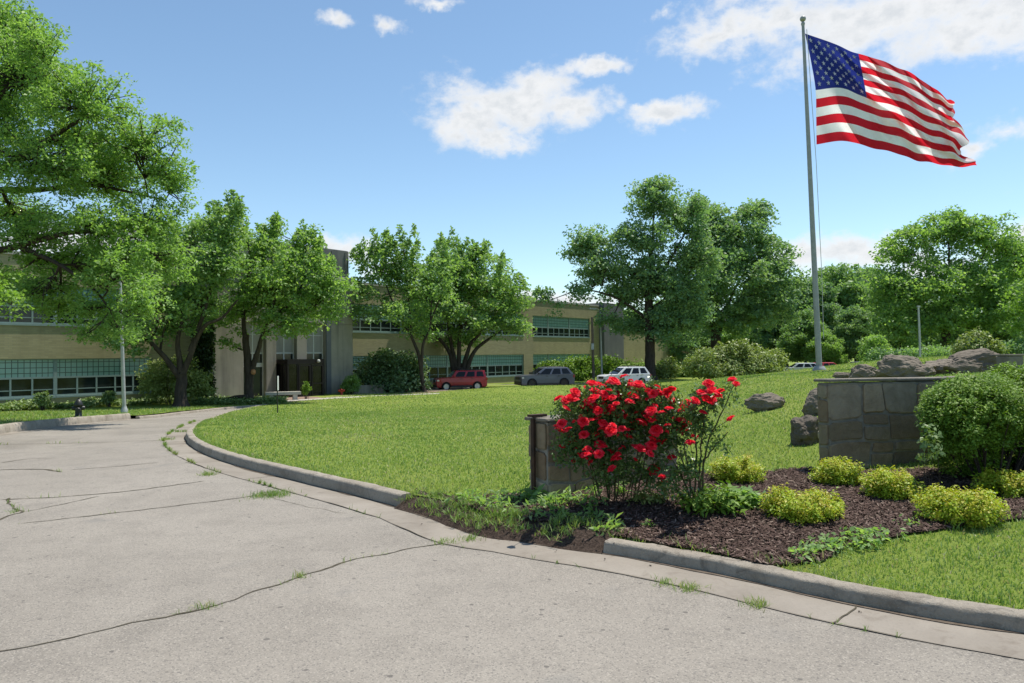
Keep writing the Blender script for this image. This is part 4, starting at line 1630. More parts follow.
fc = empty('fire_standpipe', (q.x, q.y, float(zwalk(q.x, q.y))), 0.3, 'small red standpipe low at the foot of the entrance tower', 'standpipe')
m = MB()
m.lathe([(0.13, -0.1), (0.13, 0.03), (0.08, 0.06), (0.08, 0.34), (0.11, 0.38), (0.11, 0.42), (0.06, 0.46)], 12)
m.build('riser', M_REDP, fc)
for k in (-1, 1):
    m = MB()
    m.lathe([(0.07, 0.0), (0.09, 0.16), (0.10, 0.22), (0.07, 0.25)], 12, mat=Matrix.Rotation(k * 1.15, 4, 'Y'), center=(0, 0, 0.26))
    m.build('outlet', M_REDP, fc)

# ------------------------------------------------------------------ cars
M_TYRE = noisy('tyre rubber', (0.014, 0.014, 0.014), (0.028, 0.028, 0.028), 20.0, 0.9)
M_RIM = plain('alloy', (0.52, 0.53, 0.54), 0.3, 0.7)
M_RIM_D = plain('dark alloy', (0.05, 0.05, 0.052), 0.35, 0.6)
M_BLACKPL = plain('black plastic', (0.02, 0.02, 0.021), 0.55)
M_CARGLASS = glass_mat('car glass', (0.010, 0.012, 0.015), 0.05, 0.2)
M_CARGLASS.node_tree.nodes['Principled BSDF'].inputs['Specular IOR Level'].default_value = 0.28
M_HEADLIGHT = plain('headlight lens', (0.62, 0.64, 0.66), 0.08, 0.2, 0.8, 0.5)
M_TAIL = plain('tail lamp', (0.32, 0.012, 0.012), 0.15, 0, 0.6, 0.5)
M_PLATE_O = plain('orange plate', (0.62, 0.36, 0.03), 0.4)
M_PLATE_W = plain('white plate', (0.7, 0.7, 0.7), 0.4)


def car_paint(name, c, metal=0.0):
    m, nt, b = new_mat(name)
    t = nnode(nt, 'ShaderNodeTexCoord')
    n1 = tnoise(nt, t.outputs['Object'], 3.0, 4.0, 0.6)
    col = ramp_node(nt, n1, [(0.3, [x * 0.93 for x in c]), (0.7, c)])
    nt.links.new(col, b.inputs['Base Color'])
    b.inputs['Roughness'].default_value = 0.35
    b.inputs['Metallic'].default_value = metal
    b.inputs['Coat Weight'].default_value = 0.35
    b.inputs['Coat Roughness'].default_value = 0.05
    return m


def lerp(a, b, t):
    return a + (b - a) * t


def car(label, loc, heading, paint, L, W, H, wr, wb, hood, belt, xc, xw, xr, clear, rim, front_dark=False, plate=None, cladding=False, rails=True, boxy=0.5):
    """x forward. xc: cowl, xw: top of the windscreen, xr: rear end of the roof"""
    root = empty('parked_car', loc, heading, label, 'car')
    h2 = W / 2
    fx, bx = wb / 2 + 0.02, -wb / 2 + 0.02
    f, r = L / 2, -L / 2
    ar = wr + 0.055

    def arch(cx):
        return [(cx + ar * math.cos(math.radians(a)), wr + ar * math.sin(math.radians(a))) for a in range(-20, 201, 20)]
    prof = [(f - 0.10, clear), (f - 0.01, clear + 0.16), (f, hood * 0.62), (f - 0.03, hood * 0.86), (f - 0.13, hood * 0.965), (f - 0.34, hood), ((f + xc) / 2, lerp(hood, belt, 0.45)), (xc, belt - 0.01),
            (r + 0.10, belt + 0.01), (r + 0.02, belt - 0.12), (r, belt * 0.6), (r + 0.04, clear + 0.12), (r + 0.12, clear + 0.02)]
    prof = prof[::-1]                     # rear bottom ... front bottom, over the top
    low = [(p[0], max(p[1], clear)) for p in arch(fx)]
    lowr = [(p[0], max(p[1], clear)) for p in arch(bx)]
    outline = prof + low + lowr           # closed: after front bottom comes front arch, then rear arch
    # across sections give the plan its rounded corners
    secs = [(-1.0, 0.0), (-0.93, 0.03), (0.93, 0.03), (1.0, 0.0)]
    vs, fs = [], []
    n = len(outline)
    ys = [-1.0, -0.94, -0.80, 0.80, 0.94, 1.0]
    for k, yy in enumerate(ys):
        e = {0: 0.0, 1: 0.0, 2: 0.0}.get(min(k, 5 - k), 0)
        for (x, z) in outline:
            ed = abs(yy)
            tx = x
            if ed > 0.9:
                tx = x - math.copysign(0.10 * max(0, (abs(x) - L / 2 + 0.35) / 0.35), x) * ((ed - 0.9) / 0.1)
                zz = z - (0.05 * max(0, (z - belt + 0.15) / 0.15) if z > belt - 0.15 else 0) * ((ed - 0.9) / 0.1)
            else:
                zz = z
            y = yy * h2
            if ed == 1.0:
                y = math.copysign(h2 - 0.035 - 0.05 * max(0, (z - 0.6 * belt) / belt) - (0.04 if z < clear + 0.1 else 0), yy)
            if abs(yy) >= 0.94 and abs(yy) < 1.0:
                y = math.copysign(h2 - 0.008, yy)
            vs.append((tx, y, zz))
    for k in range(len(ys) - 1):
        for i in range(n):
            i2 = (i + 1) % n
            fs.append((k * n + i, k * n + i2, (k + 1) * n + i2, (k + 1) * n + i))
    fs.append(tuple(range(n))[::-1])
    fs.append(tuple(range((len(ys) - 1) * n, len(ys) * n)))
    m = MB()
    m.add(vs, fs, 0, False)
    body = m.build('body', paint, root)
    # cabin
    bz = belt - 0.02
    bw, tw = h2 - 0.07, h2 - 0.24
    rb = r + 0.09

    def side(a, b, s=1, out=0.0):
        """a: 0 front .. 1 rear, b: 0 belt .. 1 roof"""
        xb, xt = lerp(xc, rb, a), lerp(xw, xr, a)
        y = lerp(bw, tw, b) + out
        return Vector((lerp(xb, xt, b), s * y, lerp(bz, H - 0.03, b)))
    cb = MB()
    v8 = [side(0, 0, 1), side(1, 0, 1), side(1, 0, -1), side(0, 0, -1), side(0, 1, 1), side(1, 1, 1), side(1, 1, -1), side(0, 1, -1)]
    mid = [side(0.04, 1, 1) + Vector((0, -0.12, 0.03)), side(0.97, 1, 1) + Vector((0, -0.12, 0.02)), side(0.97, 1, -1) + Vector((0, 0.12, 0.02)), side(0.04, 1, -1) + Vector((0, 0.12, 0.03))]
    cb.add(v8 + mid, [(0, 1, 2, 3), (0, 4, 5, 1), (1, 5, 6, 2), (2, 6, 7, 3), (3, 7, 4, 0), (8, 9, 10, 11), (4, 8, 9, 5)[::-1], (5, 9, 10, 6)[::-1], (6, 10, 11, 7)[::-1], (7, 11, 8, 4)[::-1]])
    cb.build('cabin', paint, root, 0.035, 2)
    # glass
    for s in (1, -1):
        for (a0, a1, bl) in ((0.075, 0.36, 0.10), (0.40, 0.66, 0.10), (0.70, 0.93, 0.12)):
            g = MB()
            q = [side(a0 + 0.012, bl, s, 0.012), side(a1, bl, s, 0.012), side(a1 - 0.01, 0.86, s, 0.012), side(a0 + 0.02, 0.86, s, 0.012)]
            q2 = [p - Vector((0, s * 0.03, 0)) for p in q]
            g.add(q + q2, [(0, 1, 2, 3), (4, 7, 6, 5), (0, 4, 5, 1), (1, 5, 6, 2), (2, 6, 7, 3), (3, 7, 4, 0)])
            g.build('side_window', M_CARGLASS, root)
    for nm, a, sx in (('windscreen', 0.0, 1), ('rear_window', 1.0, -1)):
        g = MB()
        q = [side(a, 0.08, 1), side(a, 0.08, -1), side(a, 0.90, -1), side(a, 0.90, 1)]
        q = [Vector((p.x + sx * 0.014, p.y * 0.90, p.z + 0.012)) for p in q]
        q2 = [p - Vector((sx * 0.03, 0, 0.01)) for p in q]
        g.add(q + q2, [(0, 1, 2, 3), (4, 7, 6, 5), (0, 4, 5, 1), (1, 5, 6, 2), (2, 6, 7, 3), (3, 7, 4, 0)])
        g.build(nm, M_CARGLASS, root)
    # wheels
    for cx in (fx, bx):
        for s in (1, -1):
            rot = Matrix.Rotation(-s * math.pi / 2, 4, 'X')
            w = MB()
            w.lathe([(wr * 0.66, 0.0), (wr * 0.9, -0.02), (wr, 0.02), (wr, 0.19), (wr * 0.92, 0.23), (wr * 0.66, 0.22), (wr * 0.66, 0.0)], 28, mat=rot, center=(cx, s * (h2 - 0.235), wr), caps=False)
            wh = w.build('wheel', M_TYRE, root)
            g = MB()
            g.lathe([(wr * 0.64, 0.0), (wr * 0.66, 0.21), (wr * 0.58, 0.215), (wr * 0.54, 0.17)], 24, mat=rot, center=(cx, s * (h2 - 0.235), wr))
            for k in range(5):
                mt = Matrix.Translation((cx, s * (h2 - 0.235), wr)) @ rot @ Matrix.Rotation(2 * math.pi * k / 5, 4, 'Z')
                g.box(0.02, wr * 0.56, -0.05, 0.05, 0.17, 0.205, mat=mt)
            g.build('rim', rim, wh)
    # dark wheel wells and underbody
    u = MB()
    u.box(r + 0.25, f - 0.25, -h2 + 0.26, h2 - 0.26, clear - 0.03, belt - 0.2)
    u.build('underbody', M_BLACKPL, root)
    # front: grille, lights, bumper
    gz = hood * 0.80
    g = MB()
    g.box(f - 0.06, f + 0.012, -h2 * 0.50, h2 * 0.50, gz - 0.14, gz + 0.09)
    g.build('grille', M_BLACKPL, root, 0.02)
    for s in (1, -1):
        g = MB()
        if boxy > 0.7:
            g.lathe([(0.0, 0), (0.085, 0.0), (0.08, 0.02), (0.05, 0.035)], 14, mat=Matrix.Rotation(math.pi / 2, 4, 'Y'), center=(f - 0.02, s * h2 * 0.66, gz - 0.01))
        g.box(f - 0.26, f - 0.045, s * (h2 - 0.02) if s < 0 else h2 * 0.56, s * h2 * 0.56 if s < 0 else h2 - 0.02, gz - 0.055, gz + 0.075)
        g.build('headlight', M_HEADLIGHT, root, 0.02)
        g = MB()
        y0, y1 = sorted((s * (h2 - 0.03), s * (h2 - 0.24)))
        g.box(r - 0.002, r + 0.16, y0, y1, belt * 0.74, belt * 0.96)
        g.build('tail_light', M_TAIL, root, 0.02)
        g = MB()
        mt = Matrix.Translation((xc - 0.28, s * (h2 + 0.06), belt + 0.11))
        g.box(-0.07, 0.07, -0.10, 0.10, -0.07, 0.08, mat=mt)
        g.build('mirror', paint if not front_dark else M_BLACKPL, root, 0.03)
        for a in (0.36, 0.66):
            hd = MB()
            px_ = lerp(xc, rb, a) + 0.22
            y0, y1 = sorted((s * (h2 - 0.03), s * (h2 + 0.015)))
            hd.box(px_ - 0.09, px_ + 0.09, y0, y1, belt - 0.155, belt - 0.12)
            hd.build('door_handle', paint if not cladding else M_BLACKPL, root, 0.01)
        if rails:
            rl = MB()
            y = s * (tw - 0.06)
            rl.tube([(xw - 0.25, y, H - 0.02), (xw - 0.4, y, H + 0.05), (xr + 0.3, y, H + 0.045), (xr + 0.12, y, H - 0.02)], 0.022, 6)
            rl.build('roof_rail', M_BLACKPL, root)
        if cladding:
            cl = MB()
            y0, y1 = sorted((s * (h2 - 0.03), s * (h2 + 0.008)))
            cl.box(bx + ar + 0.02, fx - ar - 0.02, y0, y1, clear, clear + 0.16)
            cl.build('sill_trim', M_BLACKPL, root)
    bmp = MB()
    bmp.box(f - 0.12, f + 0.02, -h2 * 0.88, h2 * 0.88, clear + 0.02, clear + (0.34 if front_dark else 0.20))
    bmp.build('front_bumper', M_BLACKPL, root, 0.03)
    if plate is not None:
        g = MB()
        g.box(f + 0.021, f + 0.035, -0.16, 0.16, hood * 0.47, hood * 0.47 + 0.16)
        g.build('number_plate', plate, root)
    g = MB()
    g.box(r - 0.006, r + 0.05, -h2 * 0.8, h2 * 0.8, clear + 0.06, clear + 0.24)
    g.build('rear_bumper', M_BLACKPL, root, 0.03)
    return root


def zat(x, y):
    return Vector((x, y, float(zroad(x, y)) + 0.002))


HD = math.pi + math.radians(19)
p = zat(ray(460, 385).x * 63, 63)
car('red boxy sport utility car with orange number plate parked under the multi stemmed tree', p, HD - 0.05, car_paint('red paint', (0.36, 0.006, 0.018)), 4.35, 1.78, 1.66, 0.345, 2.63, 1.05, 1.10, 0.92, 0.45, -1.98, 0.27, M_RIM, plate=M_PLATE_O, cladding=True, boxy=1.0)
p = zat(ray(544.5, 385).x * 66.5, 66.5)
car('silver grey sport utility car with black nose parked between the red and white cars', p, HD, car_paint('grey paint', (0.10, 0.108, 0.138), 0.25), 5.05, 2.0, 1.78, 0.40, 3.02, 1.12, 1.16, 1.22, 0.28, -1.95, 0.26, M_RIM_D, front_dark=True, plate=None, cladding=True)
p = zat(ray(624, 385).x * 67.5, 67.5)
car('white sport utility car parked in front of the brown pole and pale lamp post', p, HD + 0.03, car_paint('white paint', (0.72, 0.73, 0.74)), 4.65, 1.82, 1.73, 0.355, 2.67, 1.03, 1.08, 1.12, 0.22, -1.82, 0.25, M_RIM, plate=M_PLATE_W, cladding=True)


def zfar(x, y, py):
    return 0
# cars on the far side of the mound, mostly hidden by the crest
for px, Y, hd, pc, lab in ((768, 83, 2.9, (0.045, 0.05, 0.055), 'dark car behind the grass crest left of the flagpole beside the big bush'),
                           (799, 82, 3.0, (0.55, 0.56, 0.58), 'pale silver car showing just over the grass crest left of the flagpole'),
                           (829, 84, 0.1, (0.42, 0.012, 0.018), 'bright red car peeping over the grass crest right of the flagpole'),
                           (866, 88, 0.15, (0.16, 0.19, 0.24), 'blue grey car nearly hidden behind the grass crest')):
    x = ray(px, 370).x * Y
    p = Vector((x, Y, float(zroad(x, Y)) + 0.30 - 0.3))
    car(lab, p, hd, car_paint('paint', pc), 4.6, 1.8, 1.46, 0.33, 2.7, 0.95, 0.98, 0.95, 0.25, -1.5, 0.2, M_RIM, rails=False)

# ------------------------------------------------------------------ foliage tools
def leaf_quads(rs, centers, per, spread, size, up=0.5, droop=0.0, aspect=0.55, flat=0.6, outward=None, centre=None, jitter=0.35, shape=None):
    """leaf faces around cluster centres; returns vertices and faces"""
    centers = np.asarray(centers, dtype=float)
    n = len(centers) * per
    c = np.repeat(centers, per, axis=0)
    sp = np.repeat(np.broadcast_to(np.asarray(spread, dtype=float), (len(centers),)), per)
    off = rs.normal(0, 1, (n, 3))
    off /= np.maximum(np.linalg.norm(off, axis=1, keepdims=True), 1e-6)
    off *= (rs.uniform(0, 1, (n, 1)) ** 0.5)
    off[:, 2] *= flat
    p = c + off * sp[:, None]
    p[:, 2] -= droop * (off[:, 0] ** 2 + off[:, 1] ** 2) * sp
    nrm = rs.normal(0, 1, (n, 3))
    nrm /= np.linalg.norm(nrm, axis=1, keepdims=True)
    nrm[:, 2] = np.abs(nrm[:, 2]) * 0.5 + up
    if outward is not None:
        d = p - centre
        d /= np.maximum(np.linalg.norm(d, axis=1, keepdims=True), 1e-6)
        nrm += d * outward
    nrm /= np.linalg.norm(nrm, axis=1, keepdims=True)
    t = rs.normal(0, 1, (n, 3)) + off * 0.8
    t[:, 2] -= 0.25
    t -= nrm * np.sum(t * nrm, axis=1, keepdims=True)
    t /= np.maximum(np.linalg.norm(t, axis=1, keepdims=True), 1e-6)
    b = np.cross(nrm, t)
    L = size * rs.uniform(1 - jitter, 1 + jitter, (n, 1))
    Wd = L * aspect * 0.5
    lift = nrm * L * 0.10
    v = np.stack([p, p + t * L * 0.45 + b * Wd + lift, p + t * L, p + t * L * 0.45 - b * Wd + lift], axis=1).reshape(-1, 3)
    f = np.arange(n * 4, dtype=np.int32).reshape(-1, 4)
    return v, f


def blob_points(rs, lobes, n, shell=0.45, low=0.35):
    """points in a set of ellipsoids (cx,cy,cz,rx,ry,rz), denser to the surface, thinner underneath"""
    vol = np.array([max(l[3] * l[4] * l[5], 1e-6) ** 0.72 for l in lobes])
    cnt = np.maximum(3, (vol / vol.sum() * n).astype(int))
    out, own = [], []
    for i, (l, k) in enumerate(zip(lobes, cnt)):
        d = rs.normal(0, 1, (k, 3))
        d /= np.linalg.norm(d, axis=1, keepdims=True)
        keep = rs.uniform(0, 1, k) < np.where(d[:, 2] < -0.45, low, 1.0)
        d = d[keep]
        r = rs.uniform(0, 1, (len(d), 1)) ** shell
        wob = 1 + 0.18 * np.sin(d[:, :1] * 5 + i) * np.cos(d[:, 1:2] * 4 + 2 * i)
        out.append(np.array(l[:3]) + d * r * wob * np.array(l[3:]))
        own.append(np.full(len(d), i))
    return np.concatenate(out), np.concatenate(own)


def bez(a, b, c, n):
    return [a * (1 - t) ** 2 + b * 2 * t * (1 - t) + c * t * t for t in [k / n for k in range(n + 1)]]


def bark_mat(name, c1, c2):
    m, nt, b = new_mat(name)
    t = nnode(nt, 'ShaderNodeTexCoord')
    mp = nnode(nt, 'ShaderNodeMapping')
    mp.inputs['Scale'].default_value = (1, 1, 0.25)
    nt.links.new(t.outputs['Object'], mp.inputs[0])
    n1 = tnoise(nt, mp.outputs[0], 7.0, 6.0, 0.65)
    nt.links.new(ramp_node(nt, n1, [(0.3, c1), (0.7, c2)]), b.inputs['Base Color'])
    b.inputs['Roughness'].default_value = 0.95
    b.inputs['Specular IOR Level'].default_value = 0.15
    bump(nt, b, tnoise(nt, mp.outputs[0], 16.0, 5.0, 0.7), 0.8, 0.04)
    return m


M_BARK = bark_mat('grey brown bark', (0.075, 0.060, 0.048), (0.15, 0.125, 0.10))
M_BARK_D = bark_mat('dark bark', (0.035, 0.028, 0.023), (0.085, 0.068, 0.055))
G_LOCUST = leaf_mat('light green leaves', [(0.143, 0.265, 0.080), (0.226, 0.375, 0.107), (0.322, 0.474, 0.161)], 0.5)
G_LIME = leaf_mat('bright lime leaves', [(0.138, 0.253, 0.045), (0.193, 0.329, 0.061), (0.248, 0.380, 0.103)], 0.45)
G_MID = leaf_mat('mid green leaves', [(0.139, 0.256, 0.096), (0.215, 0.349, 0.124), (0.338, 0.470, 0.174)], 0.46)
G_OAK = leaf_mat('dark green leaves', [(0.125, 0.244, 0.126), (0.202, 0.328, 0.157), (0.315, 0.432, 0.220)], 0.40)
G_WOOD = leaf_mat('woodland green leaves', [(0.132, 0.246, 0.104), (0.205, 0.335, 0.134), (0.305, 0.434, 0.191)], 0.42)
G_FRESH = leaf_mat('fresh green leaves', [(0.157, 0.278, 0.090), (0.227, 0.373, 0.114), (0.354, 0.482, 0.186)], 0.48)
G_RHODO = leaf_mat('leathery dark leaves', [(0.062, 0.124, 0.048), (0.103, 0.175, 0.067), (0.250, 0.331, 0.168)], 0.22, 0.5)
G_GREY = leaf_mat('pale grey green leaves', [(0.164, 0.224, 0.068), (0.247, 0.314, 0.097), (0.351, 0.405, 0.138)], 0.25)
G_HEDGE = leaf_mat('hedge leaves', [(0.083, 0.169, 0.018), (0.146, 0.260, 0.026), (0.256, 0.384, 0.046)], 0.22, 0.6)
G_SPIREA = leaf_mat('gold green spirea leaves', [(0.158, 0.301, 0.025), (0.286, 0.414, 0.030), (0.382, 0.477, 0.035), (0.444, 0.414, 0.040), (0.416, 0.340, 0.040)], 0.30)
G_IVY = leaf_mat('ivy leaves', [(0.012, 0.030, 0.010), (0.022, 0.048, 0.014), (0.035, 0.065, 0.020)], 0.15)
G_COVER = leaf_mat('pale ground cover leaves', [(0.101, 0.179, 0.058), (0.173, 0.262, 0.086), (0.317, 0.386, 0.173)], 0.25)
G_ROSE = leaf_mat('rose leaves', [(0.052, 0.110, 0.031), (0.093, 0.170, 0.046), (0.176, 0.240, 0.079)], 0.2, 0.35)
G_GRASS = leaf_mat('grass blades', [(0.130, 0.227, 0.053), (0.191, 0.309, 0.074), (0.275, 0.372, 0.118), (0.427, 0.372, 0.264)], 0.35, 0.55, (1.3, 1.3, 0.5))


def tree(label, base, lobes, limbs, mat, n_cl, per, leaf, r0, bark=None, group=None, seed=1, spread=None, flat=0.55, shell=0.42, low=0.4, up=0.45, name='broadleaf_tree', twigs=0.5, droop=0.3, scar=None, aspect=0.6, shoots=0):
    """lobes: world ellipsoids that the crown fills; limbs: list of (points, start radius, end radius) in world space"""
    rs = np.random.RandomState(seed)
    base = Vector(base)
    root = empty(name, base, 0, label, 'tree', group)
    ctr, own = blob_points(rs, lobes, n_cl, shell, low)
    ctr = ctr - np.array(base)
    m = MB()
    tips = []
    for pts, ra, rb in limbs:
        pts = [Vector(p) - base for p in pts]
        sm = []
        for i in range(len(pts) - 1):
            p0 = pts[i - 1] if i else pts[i] * 2 - pts[i + 1]
            p3 = pts[i + 2] if i + 2 < len(pts) else pts[i + 1] * 2 - pts[i]
            for j in range(5):
                t = j / 5
                p1, p2 = pts[i], pts[i + 1]
                sm.append(0.5 * ((2 * p1) + (p2 - p0) * t + (2 * p0 - 5 * p1 + 4 * p2 - p3) * t * t + (3 * p1 - p0 - 3 * p2 + p3) * t ** 3))
        sm.append(pts[-1])
        k = len(sm)
        jit = [Vector((noise.noise(p * 0.9), noise.noise(p * 0.9 + Vector((5, 5, 5))), 0)) * (ra * 0.5 if 0 < q < k - 1 else 0) for q, p in enumerate(sm)]
        sm = [p + j for p, j in zip(sm, jit)]
        rad = [lerp_(ra, rb, (q / (k - 1)) ** 0.8) for q in range(k)]
        if ra > 0.9 * r0:
            rad[0] *= 1.5
            rad[1] *= 1.12
        m.tube(sm, rad, 10 if ra > 0.12 else 7)
        tips += [(p, r) for p, r in zip(sm[k // 3:], rad[k // 3:])]
    tp = np.array([tuple(p) for p, r in tips])
    mean_r = np.mean([(l[3] * l[4] * l[5]) ** (1 / 3) for l in lobes])
    # limbs to the lobes, then twigs to a share of the clusters
    mids = []
    for i, l in enumerate(lobes):
        c = Vector(l[:3]) - base
        d = np.linalg.norm(tp - np.array(c) + np.array([0, 0, 0.35 * l[5]]), axis=1)
        k = int(np.argmin(d))
        a = tips[k][0]
        mid = (a + c) / 2 + Vector((0, 0, -0.12 * (c - a).length)) + Vector((rs.normal(), rs.normal(), rs.normal())) * 0.06 * (c - a).length
        pts = bez(a, mid, c, 6)
        ra = min(tips[k][1] * 0.75, 0.05 + 0.02 * (c - a).length)
        m.tube(pts, [lerp_(ra, max(0.015, ra * 0.35), q / 6) for q in range(7)], 6)
        mids.append(pts)
    for j in range(len(ctr)):
        if rs.uniform() < twigs:
            pts = mids[own[j]]
            a = pts[rs.randint(2, 7)]
            c = Vector(ctr[j])
            md = (a + c) / 2 + Vector((rs.normal(), rs.normal(), rs.normal() - 0.6)) * 0.09 * (c - a).length
            rr = max(0.008, r0 * 0.045)
            m.tube([a, md, c], [rr * 1.4, rr, rr * 0.5], 4, caps=False)
    # long upright shoots that break the outline of the crown
    if shoots:
        top = np.argsort(-(ctr[:, 2] + rs.normal(0, 0.22 * np.ptp(ctr[:, 2]), len(ctr))))[:shoots]
        ext, extw = [], []
        for j in top:
            h = rs.uniform(0.4, 1.3) * mean_r * 0.42
            lx, ly = rs.normal(0, 0.22, 2)
            p0 = Vector(ctr[j])
            for q in range(5):
                ext.append((p0.x + lx * h * q / 5, p0.y + ly * h * q / 5, p0.z + h * (q + 1) / 5))
                extw.append(0.34 - 0.055 * q)
            m.tube([p0, Vector(ext[-1])], [0.025, 0.008], 4, caps=False)
    tr = m.build('trunk', bark or M_BARK, root, recalc=False)
    if scar is not None:
        s = MB()
        sp_, sr = Vector(scar[0]) - base, scar[1]
        s.lathe([(sr * 1.1, -0.1), (sr, 0.0), (sr * 0.7, 0.03), (0.02, 0.02)], 10, mat=Matrix.Rotation(math.pi / 2, 4, 'X') @ Matrix.Rotation(-0.5, 4, 'Y'), center=sp_)
        s.build('branch_scar', noisy('cut wood', (0.35, 0.12, 0.05), (0.52, 0.30, 0.16), 9.0), tr)
    mean_r = np.mean([(l[3] * l[4] * l[5]) ** (1 / 3) for l in lobes])
    spd = (spread or mean_r * 0.34) * rs.uniform(0.6, 1.35, len(ctr))
    if shoots:
        v2, f2 = leaf_quads(rs, np.array(ext), 9, np.array(extw) * (spread or mean_r * 0.34), leaf, up=0.2, flat=1.0, aspect=aspect)
    v, f = leaf_quads(rs, ctr, per, spd, leaf, up=up, droop=droop, flat=flat, aspect=aspect)
    clr = np.repeat(rs.uniform(0, 1, len(ctr)), per)
    if shoots:
        f = np.concatenate([f, f2 + len(v)])
        v = np.concatenate([v, v2])
        clr = np.concatenate([clr, rs.uniform(0.3, 1, len(f2))])
    rnd = np.clip(0.5 * clr + 0.5 * rs.uniform(0, 1, len(f)), 0, 1)
    mesh_arrays('crown', v, f, mat, root, rnd)
    return root


def lerp_(a, b, t):
    return a + (b - a) * t


def Lb(px, py, rx, ry, D, dz=0.0, deep=1.0):
    """crown lobe seen at (px,py) with half sizes in photo pixels, at distance D + dz"""
    c = P(px, py, D + dz)
    k = (D + dz) / FPX
    return (c.x, c.y, c.z, rx * k, (rx + ry) / 2 * k * deep, ry * k)


def limb(pp, D, ra, rb, dz=None):
    return ([P(x, y, D + (dz[i] if dz else 0)) for i, (x, y) in enumerate(pp)], ra, rb)


# ------------------------------------------------------------------ the tall light green tree at the left edge
D = 24.0
base = Vector((ray(-85, 430).x * D, D, float(zlawn(ray(-85, 430).x * D, D))))
lo = [Lb(*a) for a in [(20, 75, 62, 48, D, 0), (-55, 70, 90, 90, D, 2), (85, 105, 52, 44, D, -1), (140, 140, 42, 38, D, 0), (172, 178, 26, 34, D, 0.5), (105, 175, 62, 36, D, 1.5),
                       (35, 165, 70, 34, D, -1.5), (150, 222, 40, 34, D, 0), (92, 225, 60, 26, D, -1), (20, 215, 55, 22, D, 2), (-60, 170, 60, 60, D, 3), (8, 22, 36, 30, D, 1),
                       (118, 268, 38, 30, D, -1.5), (140, 305, 26, 26, D, -2), (100, 308, 26, 22, D, -1), (60, 262, 46, 18, D, 1), (10, 285, 30, 18, D, 2), (-70, 260, 70, 40, D, 1), (165, 262, 24, 24, D, 1), (85, 335, 12, 12, D, -1.5), (35, 40, 30, 24, D, -2.0), (40, 290, 40, 24, D, -0.5), (100, 262, 44, 26, D, 0.5), (25, 235, 50, 24, D, -0.5), (60, 305, 26, 16, D, 0.5), (120, 330, 18, 14, D, -1.0), (80, 140, 50, 34, D, 0.5), (-10, 130, 50, 50, D, 0)]]
lm = [([base, base + Vector((0.1, 0, 2.2)), P(-80, 300, D)], 0.42, 0.34),
      limb([(-80, 300), (-50, 225), (0, 172), (45, 140), (100, 108)], D, 0.26, 0.04, [0, 0, 0, -0.5, -1]),
      limb([(-80, 300), (-40, 262), (20, 246), (75, 232), (135, 238)], D, 0.20, 0.03, [0, -0.3, -0.6, -1, -0.6]),
      limb([(-60, 240), (-20, 195), (40, 190), (90, 185), (165, 200)], D, 0.17, 0.03, [0, 0.5, 1, 1.2, 0.8]),
      limb([(-70, 280), (-72, 200), (-40, 110), (10, 60), (20, 25)], D, 0.24, 0.03, [0, 1, 1.5, 1, 0.5]),
      limb([(0, 172), (-10, 130), (5, 90), (50, 75)], D, 0.12, 0.03, [0, -0.4, -0.5, -0.5]),
      limb([(20, 246), (60, 265), (95, 290), (110, 310)], D, 0.09, 0.02, [-0.6, -1, -1.3, -1.3])]
tree('large light green shade tree leaning in from the left edge over the verge', base, lo, lm, G_LOCUST, 3300, 52, 0.115, 0.42, M_BARK_D, seed=3, spread=0.36, flat=0.6, shell=0.55, low=0.75, twigs=0.45, aspect=0.5)
# a nearer low bough, belonging to a tree just left of the frame
D = 15.0
base = Vector((ray(-240, 430).x * D, D, float(zlawn(-14, D))))
lo = [Lb(*a) for a in [(12, 305, 27, 12, D, 0), (-20, 290, 30, 22, D, 0), (-70, 270, 50, 40, D, 0), (-140, 230, 80, 70, D, 1)]]
lm = [([base, P(-225, 330, D), P(-190, 250, D)], 0.16, 0.11), limb([(-190, 250), (-120, 270), (-60, 285), (0, 298)], D, 0.07, 0.015)]
tree('bright lime green bough hanging low into the left edge of the view', base, lo, lm, G_LIME, 330, 40, 0.085, 0.16, seed=5, spread=0.26, name='young_tree', twigs=0.3)

# ------------------------------------------------------------------ trees in front of the building
D = 43.0
base = on(181, 404, zlawn)
base = Vector((ray(181, 404).x * D, D, float(zlawn(ray(181, 404).x * D, D))))
lo = [Lb(*a) for a in [(150, 255, 34, 28, D, 0), (190, 238, 32, 26, D, 1), (222, 232, 24, 30, D, 0.5), (236, 212, 11, 14, D, 0), (150, 305, 40, 30, D, -1), (196, 300, 34, 34, D, 0.5), (135, 338, 26, 16, D, -1), (226, 268, 24, 30, D, 0), (112, 330, 22, 18, D, 0), (178, 325, 26, 18, D, 1), (205, 262, 26, 22, D, -1)]]
lm = [([base, P(181, 385, D), P(181, 372, D)], 0.36, 0.28),
      limb([(180, 378), (166, 360), (146, 338), (122, 328), (100, 322)], D, 0.21, 0.05, [0, -0.2, -0.6, -1, -1]),
      limb([(181, 372), (178, 345), (182, 315), (188, 270)], D, 0.20, 0.05, [0, 0, 0.2, 0.6]),
      limb([(183, 374), (194, 345), (205, 325), (222, 318), (238, 300)], D, 0.19, 0.05, [0, 0, -0.2, 0, 0]),
      limb([(190, 352), (205, 310), (218, 265), (232, 220)], D, 0.16, 0.03, [0, 0.2, 0.4, 0.4]),
      limb([(150, 342), (158, 322), (152, 300)], D, 0.10, 0.04), limb([(160, 352), (164, 330), (170, 318)], D, 0.08, 0.03)]
tree('multi stemmed tree with low spreading limbs in front of the pale round shrub', base, lo, lm, G_MID, 520, 46, 0.21, 0.36, M_BARK_D, seed=7, spread=0.62, twigs=0.6, shoots=60)
D = 46.5
